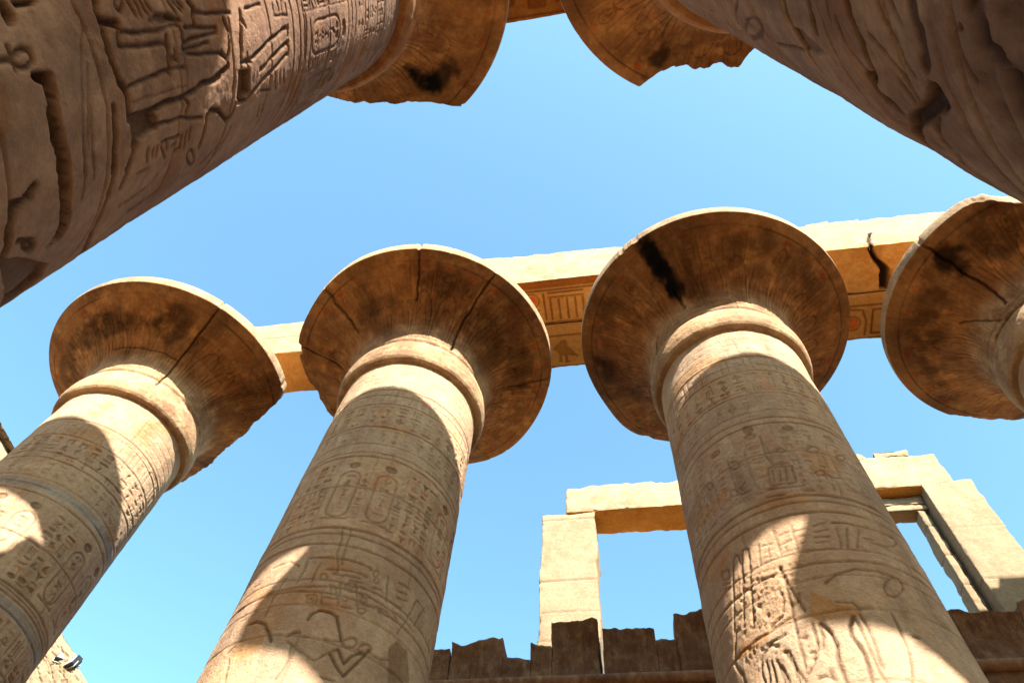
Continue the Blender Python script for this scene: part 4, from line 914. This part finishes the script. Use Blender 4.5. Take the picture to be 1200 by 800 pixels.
# ================================================================== architraves
ZB0 = ZR + 1.4
def under_signs(cv, kind):
    dk = (.42, .34, .30); rd = (1.15, .38, .22); H = cv.W * 0 + 1.02
    for v in (.05, 1.10): cv.line([(0, v), (cv.W, v)], .05, .02, dk)
    if kind == 'front':
        for o_ in (0.4, 2.95, 5.6):
            cv.poly(ell(o_ + .12, .80, .16, .16), .015, .05, .7, rd); cv.line(ell(o_ + .12, .80, .22, .22), .035, .02, dk, closed=True)
            for q in (.16, .30, .44): cv.line([(o_ - .05, q), (o_ + .3, q + .03)], .035, .02, dk)
            cv.line([(o_ + .48, .15), (o_ + .48, 1.0)], .045, .02, dk); cv.line([(o_ + .62, 1.0), (o_ + 1.62, 1.0)], .05, .02, dk); cv.line([(o_ + .62, .86), (o_ + 1.62, .86)], .035, .02, dk)
            for q in (.66, .90, 1.14, 1.38, 1.60): cv.line([(o_ + q, .15), (o_ + q, .80)], .045, .02, dk)
            cv.poly(ell(o_ + 1.85, .82, .14, .14, 12, -1.57, 1.57), .02, .05, .6, rd); cv.line([(o_ + 1.80, .2), (o_ + 2.2, .2), (o_ + 2.2, .5), (o_ + 1.85, .5)], .04, .02, dk)
    elif kind == 'bird':
        for o_ in (.5, 2.95, 5.6):
            for q in range(5): cv.line([(o_ + .02, .25 + .14 * q), (o_ + .28, .28 + .14 * q)], .035, .02, dk)
            cv.line([(o_ + .38, .15), (o_ + .38, 1.0)], .04, .02, dk)
            glyph(cv, o_ + .48, .14, .85, .86, 4, .03, .05, (.55, .45, .36))
            cv.line([(o_ + 1.42, .85), (o_ + 1.6, .95), (o_ + 1.75, .85), (o_ + 1.75, .6)], .04, .02, dk); cv.line([(o_ + 1.45, .25), (o_ + 1.85, .25)], .06, .02, dk)
    else:
        for o_ in (.3, 3.75, 6.0):
            P_ = [(o_ - .05, .15), (o_ - .05, .75), (o_ + .25, 1.0), (o_ + .6, .95), (o_ + .72, .6), (o_ + .7, .15)]
            cv.line(P_, .045, .02, dk); cv.poly(ell(o_ + .34, .55, .17, .17), .015, .05, .7, rd); cv.line(ell(o_ + .34, .55, .22, .22), .03, .02, dk, closed=True)
            cv.line([(o_ + .88, .95), (o_ + .88, .2), (o_ + 1.6, .2), (o_ + 1.6, .6), (o_ + 1.2, .6), (o_ + 1.2, .95), (o_ + .88, .95)], .05, .02, dk)
def under_canvas(x0, x1, w_, seed, rows, kind=None):
    if kind:
        cv = Canvas(x1 - x0, w_, .015); under_signs(cv, kind); return cv
    rng = np.random.default_rng(seed); cv = Canvas(x1 - x0, w_, .015)
    red = (1.0, .55, .36); dk = (.62, .52, .45)
    v = 0.08; h = (w_ - .16) / rows
    for r in range(rows):
        cv.line([(0, v), (x1 - x0, v)], .05, .02, dk); cv.line([(0, v + h), (x1 - x0, v + h)], .05, .02, dk)
        u = .1
        while u < x1 - x0 - .6:
            q = rng.random(); hh = h - .2
            if q < .3:
                cv.line(ell(u + .28, v + .12 + hh * .62, .22, .22), .045, .025, dk, closed=True); cv.poly(ell(u + .28, v + .12 + hh * .62, .13, .13), .015, .05, .7, (1.1, .45, .28)); glyph(cv, u + .05, v + .12, .46, hh * .25, 3, .02, .04, dk); u += .66
            elif q < .6: glyph(cv, u, v + .12, .8, hh, [8, 15, 9][rng.integers(3)], .025, .05, dk); glyph(cv, u + .2, v + .15, .4, hh * .55, [8, 12, 2][rng.integers(3)], .02, .04, red); u += .92
            elif q < .85: glyph(cv, u, v + .12, .7, hh, [4, 5, 16][rng.integers(3)], .025, .05, dk); u += .8
            else: glyph(cv, u, v + .12, .45, hh * .45, 10, .02, .04, dk); glyph(cv, u, v + .12 + hh * .5, .45, hh * .45, 13, .02, .04, red); u += .56
        v += h
    return cv
def beam(x, y, ztop, seed, label, rows=1, signs=None, group='architrave beams lying across the capitals', top_dz=None, crack=False, shelf=0.0, mat=M_BEAM, relief=True, res=.03, ptint=(1, 1, 1)):
    (x0, x1), (y0, y1) = x, y
    cv = under_canvas(x0, x1, y1 - y0 - shelf, seed, rows, signs) if relief else None
    def carve(V, V2, onf, Q, tint):
        un = onf[:, 2] & (Q[:, 2] < 0)
        if cv is not None:
            d, t = cv.sample(V[:, 0] - x0, np.clip((y1 - V[:, 1]), 0, None)); m = un & (V[:, 1] > y0 + shelf + .03) & (V[:, 1] < y1 - .03)
            V2[m, 2] += d[m]; tint[m] *= t[m]
        if shelf > 0:
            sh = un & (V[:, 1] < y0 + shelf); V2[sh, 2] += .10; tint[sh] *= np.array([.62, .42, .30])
            fr = (V[:, 2] < V[:, 2].min() + .08) & onf[:, 1] & (Q[:, 1] < 0) & ~un; V2[fr, 2] = np.maximum(V2[fr, 2], ZB0 + .10)
        if crack:
            ff = un | (onf[:, 1] & (Q[:, 1] < 0)); s_ = np.where(un, V[:, 1] - y0, -(V[:, 2] - ZB0) * .9)
            pth = [(-.9, .18), (-.35, -.10), (.10, -.18), (.45, .02), (.75, .28), (1.25, .30)]
            cx_ = np.interp(s_, [a for a, b in pth], [b for a, b in pth]) + crack
            cx_ = cx_ + .05 * fbm(V * 4, 8, 3)
            wd = np.interp(s_, [-.9, -.3, .4, .9, 1.25], [.02, .035, .06, .15, .13]); inr = (s_ > -.85) & (s_ < 1.40) & ff
            k = sstep(wd + .03, wd * .6, np.abs(V[:, 0] - cx_)) * inr
            V2[un, 2] += (.35 * k)[un]; fm = ff & ~un; V2[fm, 1] += (.12 * k)[fm]; tint *= (1 - .93 * k)[:, None]
        return V2, tint
    def warp(V):
        if top_dz is not None:
            f = np.clip((V[:, 2] - ZB0) / (ztop - ZB0), 0, 1); V[:, 2] += f * np.interp(V[:, 0], [a for a, b in top_dz], [b for a, b in top_dz])
        return V
    o = rough_block('architrave', x, y, (ZB0, ztop), mat, None, res=res, amp=.022, chip=.045, seed=seed, carve=carve, warp=warp, joints=[(2, ZB0 + (ztop - ZB0) * .52, .02, .02)] if seed % 2 else [],
                    tintf=lambda V: np.array(ptint)[None, :] * np.where(V[:, 2:3] > ZB0 + .03, np.array([[.66, .79, 1.22]]), np.array([[1.45, 1.2, .85]])))  # warm bounce light put into the underside tint, other faces paled to compensate
    tag(o, label, 'architrave', group); return o
y1, ym, y2 = 8.2, 9.60, 11.08
ZT = 17.62 + EYE + 3.62
c1, c2, c3, c4, c5 = XA - SP, XA, XA + SP, XA + 2 * SP, XA + 3 * SP
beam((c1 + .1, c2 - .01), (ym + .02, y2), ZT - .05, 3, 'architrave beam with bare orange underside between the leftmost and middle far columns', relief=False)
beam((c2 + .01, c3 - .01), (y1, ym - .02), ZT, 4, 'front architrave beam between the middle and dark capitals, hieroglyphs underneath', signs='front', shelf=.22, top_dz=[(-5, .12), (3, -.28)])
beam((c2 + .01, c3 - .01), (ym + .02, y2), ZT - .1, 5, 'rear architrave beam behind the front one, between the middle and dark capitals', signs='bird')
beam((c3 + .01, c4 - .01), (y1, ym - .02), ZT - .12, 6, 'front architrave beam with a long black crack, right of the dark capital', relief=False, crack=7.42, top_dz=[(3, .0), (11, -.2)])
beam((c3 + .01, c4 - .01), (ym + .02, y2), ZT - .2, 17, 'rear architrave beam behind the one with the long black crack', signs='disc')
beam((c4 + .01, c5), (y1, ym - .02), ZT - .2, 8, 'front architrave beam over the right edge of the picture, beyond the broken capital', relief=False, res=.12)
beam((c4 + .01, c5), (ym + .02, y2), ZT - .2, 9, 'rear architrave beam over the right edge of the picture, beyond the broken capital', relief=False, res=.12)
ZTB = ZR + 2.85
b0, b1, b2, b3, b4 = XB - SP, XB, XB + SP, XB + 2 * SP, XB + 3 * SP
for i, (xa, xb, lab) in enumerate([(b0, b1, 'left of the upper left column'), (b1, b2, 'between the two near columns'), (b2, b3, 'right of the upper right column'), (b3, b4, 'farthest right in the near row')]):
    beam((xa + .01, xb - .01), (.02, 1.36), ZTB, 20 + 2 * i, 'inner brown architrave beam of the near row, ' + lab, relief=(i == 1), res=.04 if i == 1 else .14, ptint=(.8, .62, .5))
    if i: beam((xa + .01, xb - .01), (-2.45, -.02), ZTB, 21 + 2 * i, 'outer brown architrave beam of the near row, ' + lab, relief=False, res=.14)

# loose stones lying on the far beam
for (x, z_, w_, h, lab) in ((6.15, ZT - .14, .42, .13, 'small flat stone on top of the far beam, nearest the dark capital'), (6.55, ZT - .14, .30, .20, 'taller broken stone between two flat ones on the far beam'), (6.95, ZT - .15, .75, .12, 'thin long stone slab on top of the cracked far beam')):
    o = rough_block('loose_stone', (x, x + w_), (8.28, 8.8), (z_, z_ + h + .1), M_BLOCK, None, res=.05, amp=.03, chip=.07, seed=int(x * 10)); tag(o, lab, 'stone', 'broken stones on the far beam')
# surviving upper course farther right on the far row
for (xa, xb, h, lab) in ((12.9, 14.1, 1.55, 'tall roofing block standing on the far beam beyond the right edge, left one'), (14.2, 15.6, 1.95, 'tall roofing block standing on the far beam beyond the right edge, middle one'), (15.7, 19.0, 1.2, 'low roofing block on the far beam beyond the right edge')):
    o = rough_block('roofing_block', (xa, xb), (9.6, 11.0), (ZT - .22, ZT - .22 + h), M_BLOCK, None, res=.12, seed=int(xa)); tag(o, lab, 'stone block', 'roofing blocks beyond the right edge')

# ================================================================== clerestory and aisle wall
CY = 17.8
_before = set(bpy.data.objects)
def blk(name, x, y, z, label, cat, group=None, mat=M_BLOCK, **k):
    o = rough_block(name, x, y, z, mat, None, **k)
    return tag(o, label, cat, group)
blk('window_pier', (-2.92, -1.02), (CY, CY + 1.25), (12.5, 20.15), 'sunlit stone pier standing alone left of the big open window', 'pier', 'piers of the clerestory windows',
    res=.05, amp=.02, chip=.09, seed=31, joints=[(2, 19.85, .014, .03), (2, 18.42, .016, .025), (2, 17.0, .016, .035), (2, 15.75, .012, .015), (2, 14.7, .012, .02)],
    warp=lambda V: np.stack([V[:, 0] + .10 * (V[:, 2] < 19.85) * (V[:, 0] > -1.5) * 0 + .025 * np.sin(V[:, 2] * 2.1), V[:, 1], V[:, 2]], 1))
blk('window_pier', (3.3, 5.3), (CY, CY + 1.25), (12.5, 20.15), 'stone pier hidden behind the pecked column shaft, between the two windows', 'pier', 'piers of the clerestory windows', res=.1, seed=32)
blk('window_pier', (10.12, 11.76), (CY + .01, CY + 1.25), (12.5, 20.52), 'broad sunlit pier right of the framed window, stepped shadow across its foot', 'pier', 'piers of the clerestory windows',
    res=.05, amp=.018, chip=.07, seed=33, joints=[(2, 18.3, .015, .03), (2, 16.2, .015, .025), (2, 14.6, .015, .025)])
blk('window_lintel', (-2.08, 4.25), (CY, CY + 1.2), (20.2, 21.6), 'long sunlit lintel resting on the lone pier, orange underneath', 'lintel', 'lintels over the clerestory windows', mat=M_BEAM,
    res=.05, amp=.025, chip=.10, seed=34, tintf=lambda V: np.where(V[:, 2:3] > 20.24, np.array([[.66, .79, 1.22]]), np.array([[1.45, 1.1, .6]])))  # underside tint carries the orange bounce light, faces above are paled
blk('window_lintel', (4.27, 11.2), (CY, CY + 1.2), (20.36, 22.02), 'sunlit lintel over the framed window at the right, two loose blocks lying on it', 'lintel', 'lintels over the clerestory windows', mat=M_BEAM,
    res=.05, amp=.02, chip=.07, seed=35, tintf=lambda V: np.where(V[:, 2:3] > 20.40, np.array([[.66, .79, 1.22]]), np.array([[1.45, 1.1, .6]])))  # same orange bounce light painted under this lintel
blk('loose_block', (7.7, 8.92), (CY + .05, CY + .8), (22.02, 22.42), 'small loose block on the right lintel, half hidden by the column shaft', 'stone block', 'blocks lying on the right lintel', res=.05, amp=.05, chip=.12, seed=36)
blk('loose_block', (9.22, 10.42), (CY + .05, CY + .8), (22.04, 22.46), 'larger loose block with hollow underside on the right lintel, clear of the column', 'stone block', 'blocks lying on the right lintel', res=.05, amp=.05, chip=.12, seed=37,
    carve=lambda V, V2, onf, Q, t: (V2 + np.stack([0 * V[:, 0], 0 * V[:, 0], (V[:, 2] < 22.1) * .07 * np.clip(1 - (np.abs(V[:, 0] - 9.9) / .45), 0, 1)], 1), t))
# inner window frame (remnant of the stone grille)
wf = empty('stone_grille', (9.2, CY + .4, 12.5), 'thin inner stone grille surround set back inside the right window opening', 'window grille')
for nm, x, z in (('grille_head', (5.32, 10.1), (19.94, 20.35)), ('grille_head', (5.32, 10.1), (19.66, 19.93)), ('grille_jamb', (9.72, 10.02), (12.6, 19.65)), ('grille_jamb', (5.32, 5.8), (12.6, 19.65))):
    rough_block(nm, x, (CY + .42, CY + 1.0), z, M_BLOCK, wf, res=.05, amp=.03, chip=.08, seed=int(z[0] * 7 + x[0]), joints=[(2, 18.9, .02, .05), (2, 17.6, .02, .04), (2, 16.4, .02, .04)])

# dark cornice blocks above the aisle
def cornice(xa, xb, zt, lab, seed, notch=None):
    z0 = 12.44
    def warp(V):
        f = np.clip((V[:, 2] - z0) / 1.5, 0, 1); fr = (V[:, 1] < 16.8)
        V[:, 1] = np.where(fr, V[:, 1] - .38 * f ** 2.2, V[:, 1])
        k = (V[:, 2] > z0 + .4); top = -.08 + .26 * fbm(np.stack([V[:, 0] * 1.7, V[:, 1] * 1.2, V[:, 0] * 0 + seed], -1), seed, 4) * np.clip((V[:, 2] - z0 - .3) / .7, 0, 1)
        V[:, 2] += top
        if notch is not None:
            a, b, dz = notch; V[:, 2] -= dz * np.clip((V[:, 2] - z0) / (zt - z0), 0, 1) ** 1.5 * sstep(a, b, V[:, 0])
        return V
    def carve(V, V2, onf, Q, t):
        fr = onf[:, 1] & (Q[:, 1] < 0); gr = np.abs(np.mod(V[:, 0] / .19, 1) - .5); k = sstep(.14, .04, gr) * fr * sstep(-.2, .3, fbm(V * 1.5, 4, 2))
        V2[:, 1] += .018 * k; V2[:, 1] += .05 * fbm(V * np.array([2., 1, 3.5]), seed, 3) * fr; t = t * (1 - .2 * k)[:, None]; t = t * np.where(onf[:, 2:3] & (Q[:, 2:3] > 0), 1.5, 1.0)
        return V2, t
    o = rough_block('cornice_block', (xa, xb), (16.42, 17.3), (z0, zt), M_CORN, None, res=.045, amp=.06, chip=.035, seed=seed, warp=warp, carve=carve)
    tag(o, lab, 'cornice block', 'dark cornice blocks along the top of the aisle')
cornice(-9.0, -5.05, 13.42, 'dark cornice block at the left end, half hidden behind the middle column', 41)
cornice(-5.04, -3.60, 13.56, 'dark cornice block with an eroded wavy top, left of the lower stretch', 42)
cornice(-3.60, -2.85, 13.12, 'lowest dark cornice block, left of the tall square one', 43, (-3.6, -2.9, .08))
cornice(-2.85, -2.28, 13.42, 'narrow dark cornice block directly left of the tall square one', 44)
cornice(-2.28, -1.0, 13.92, 'tall square dark cornice block standing in front of the sunlit pier', 45)
cornice(-.90, .50, 13.72, 'dark cornice block right of the narrow open joint, rising to the right', 46)
cornice(.50, 1.03, 13.36, 'small low dark cornice block before the pecked column', 47)
cornice(1.04, 4.1, 13.98, 'dark cornice block running behind the pecked column', 48)
cornice(4.12, 7.7, 13.9, 'dark cornice block hidden behind the pecked column', 49)
cornice(7.72, 9.5, 13.86, 'dark cornice block under the framed window at the right edge', 50, (7.7, 8.6, .15))
cornice(9.52, 13.0, 13.92, 'dark cornice block under the broad right pier', 51)
# round moulding + lintel wall
th = np.linspace(0, 2 * math.pi, 20, endpoint=False); xs = np.arange(-12, 13.2, .08)
V = np.stack([np.broadcast_to(xs[None, :], (20, len(xs))), 16.40 + .15 * np.cos(th)[:, None] + 0 * xs, 12.28 + .14 * np.sin(th)[:, None] + 0 * xs], -1)
V = V + .012 * fbm(V * 5, 3, 3)[..., None]
aw = empty('aisle_wall', (0, 17.5, 0), 'dark brown lintel wall with a round moulding, below the row of cornice blocks', 'wall')
mesh_obj('moulding', V.reshape(-1, 3), grid_faces(20, len(xs), True)[:, ::-1], M_CORN, aw, np.full((20 * len(xs), 3), 1.35))
rough_block('wall', (-12, 13.2), (16.5, 19.3), (9.9, 12.42), M_CORN, aw, res=.08, seed=52, joints=[(0, q, .02, .04) for q in (-8, -4, 0, 4, 8)] + [(2, 11.2, .02, .03)])
for i, x in enumerate((-9.6, -4.8, 0, 4.8, 9.6)):
    pr = [(0.02, 0), (1.9, 0), (1.9, .3), (1.15, .32), (1.32, 1.2), (1.3, 3), (1.15, 6.6), (1.12, 7.2), (1.4, 7.35), (1.5, 8.6), (1.25, 10.2), (1.1, 10.3), (1.1, 11.48), (.02, 11.48)]
    th = np.linspace(0, 2 * math.pi, 72, endpoint=False)
    V = np.array([[(x + r * math.cos(a), 17.9 + r * math.sin(a), z) for r, z in pr] for a in th]).reshape(-1, 3)
    o = mesh_obj('bud_column', V, grid_faces(72, len(pr), True)[:, ::-1], M_SHAFT)
    tag(o, 'lower closed bud column carrying the dark aisle wall, ' + ['first', 'second', 'third', 'fourth', 'fifth'][i] + ' from the left', 'column', 'low columns under the aisle wall')

# ================================================================== remains at the far left
def slope(V):
    lim = np.interp(V[:, 2], [0, 12.0, 13.9, 14.5, 15.4, 16], [-15.6, -15.9, -17.05, -17.75, -18.85, -19.3])
    f = (V[:, 0] + 27) / 12.0; V[:, 0] = -27 + f * (lim + 27); return V
cvw = Canvas(12, 16.5, .02); rngw = np.random.default_rng(7)
for i in range(24): glyph_col(cvw, rngw, i * .5 + .05, 10.8, 15.6, .36, .03, .035)
def cw(V, V2, onf, Q, t):
    m = onf[:, 1] & (Q[:, 1] < 0); d, tt = cvw.sample(V[:, 0] + 27, V[:, 2]); V2[m, 1] += d[m] * 1.3; return V2, t
blk('ruined_wall', (-27, -15), (17.5, 18.9), (-1.6, 15.9), 'sunlit ruined wall with carved hieroglyphs, low at the left behind the leftmost shaft', 'wall', res=.04, amp=.03, chip=.12, seed=61, carve=cw, warp=slope)
pm = empty('ruined_pylon', (-24, 13, 0), 'tall sunlit masonry corner of a ruined pylon at the left edge of the picture', 'pylon')
rough_block('upper_course', (-27.6, -22.05), (12, 15), (19.42 + EYE, 21.4 + EYE), M_BLOCK, pm, res=.1, amp=.04, chip=.16, seed=62, warp=lambda V: np.stack([V[:, 0] - .75 * np.clip(V[:, 2] - 21.2, 0, 3) * (V[:, 0] > -23), V[:, 1], V[:, 2]], 1))
rough_block('lower_course', (-27.6, -22.2), (12, 15), (0, 19.36 + EYE), M_BLOCK, pm, res=.14, amp=.04, chip=.12, seed=63, joints=[(2, q, .03, .05) for q in np.arange(1.2, 20.5, 1.2)],
            warp=lambda V: np.stack([V[:, 0] + .5 * np.clip(20.9 - V[:, 2], 0, 4) * .35 * (V[:, 0] > -23), V[:, 1], V[:, 2]], 1))

# ================================================================== floodlights on the ruined wall
def box(name, c, s, mat, parent, R=None, bevel=.012):
    import bmesh
    bm = bmesh.new(); bmesh.ops.create_cube(bm, size=1.0); bmesh.ops.scale(bm, vec=s, verts=bm.verts); bmesh.ops.bevel(bm, geom=bm.edges[:], offset=bevel, segments=2, affect='EDGES')
    me = bpy.data.meshes.new(name); bm.to_mesh(me); bm.free(); me.materials.append(mat)
    o = bpy.data.objects.new(name, me); C.objects.link(o); o.parent = parent; o.location = c
    return o
for i, (loc, rz, rx, lab) in enumerate((((-18.28, 17.62, 14.66), 35, -30, 'floodlight nearest the ruined wall edge, tilted down'), ((-17.72, 17.5, 14.42), -25, -10, 'floodlight farthest out from the ruined wall, pointing sideways'))):
    r = empty('floodlight', loc, lab, 'floodlight', 'floodlights on the ruined wall'); r.rotation_euler = (math.radians(rx), 0, math.radians(rz))
    box('housing', (0, 0, 0), (.46, .2, .34), M_METAL, r); box('glass', (0, -.11, 0), (.38, .012, .26), M_GLASS, r, bevel=.003)
    box('bracket', (0, .02, -.22), (.52, .03, .03), M_GREY, r, bevel=.005); box('bracket', (-.25, .02, -.1), (.015, .03, .2), M_GREY, r, bevel=.004); box('bracket', (.25, .02, -.1), (.015, .03, .2), M_GREY, r, bevel=.004)
    for q in range(4): box('fin', (-.15 + .1 * q, .12, 0), (.012, .06, .28), M_METAL, r, bevel=.002)
pr_ = empty('mounting_rail', (-18.0, 17.56, 14.35), 'thin metal rail carrying the floodlights beside the ruined wall', 'rail')
box('bar', (-.05, 0, 0), (1.2, .04, .04), M_GREY, pr_, bevel=.006); box('bar', (-.45, .05, -.4), (.04, .04, .8), M_GREY, pr_, bevel=.006)

# heights above were measured from eye level
for o in [o for o in bpy.data.objects if o not in _before and o.parent is None and not o.name.startswith(('bud_column', 'ruined_pylon'))]: o.location.z += EYE

# ================================================================== opposite aisle, behind the camera
ow = empty('aisle_wall', (0, -8, 0), 'brown aisle wall with broken clerestory on the near side, behind the camera', 'wall')
rough_block('wall', (-40, 40), (-9.6, -7.0), (9.9, 13.9), M_CORN, ow, res=.25, seed=152)
for xa, xb, zt in ((-40, -17, 19.5), (-13.5, -12, 22), (-6.5, -4.2, 21.2), (-4.19, 9.5, 16.6), (12.5, 14.2, 22), (20, 40, 19)):
    rough_block('clerestory', (xa, xb), (-9.2, -8.0), (13.92, zt), M_BLOCK, ow, res=.2, seed=int(xa + 60))
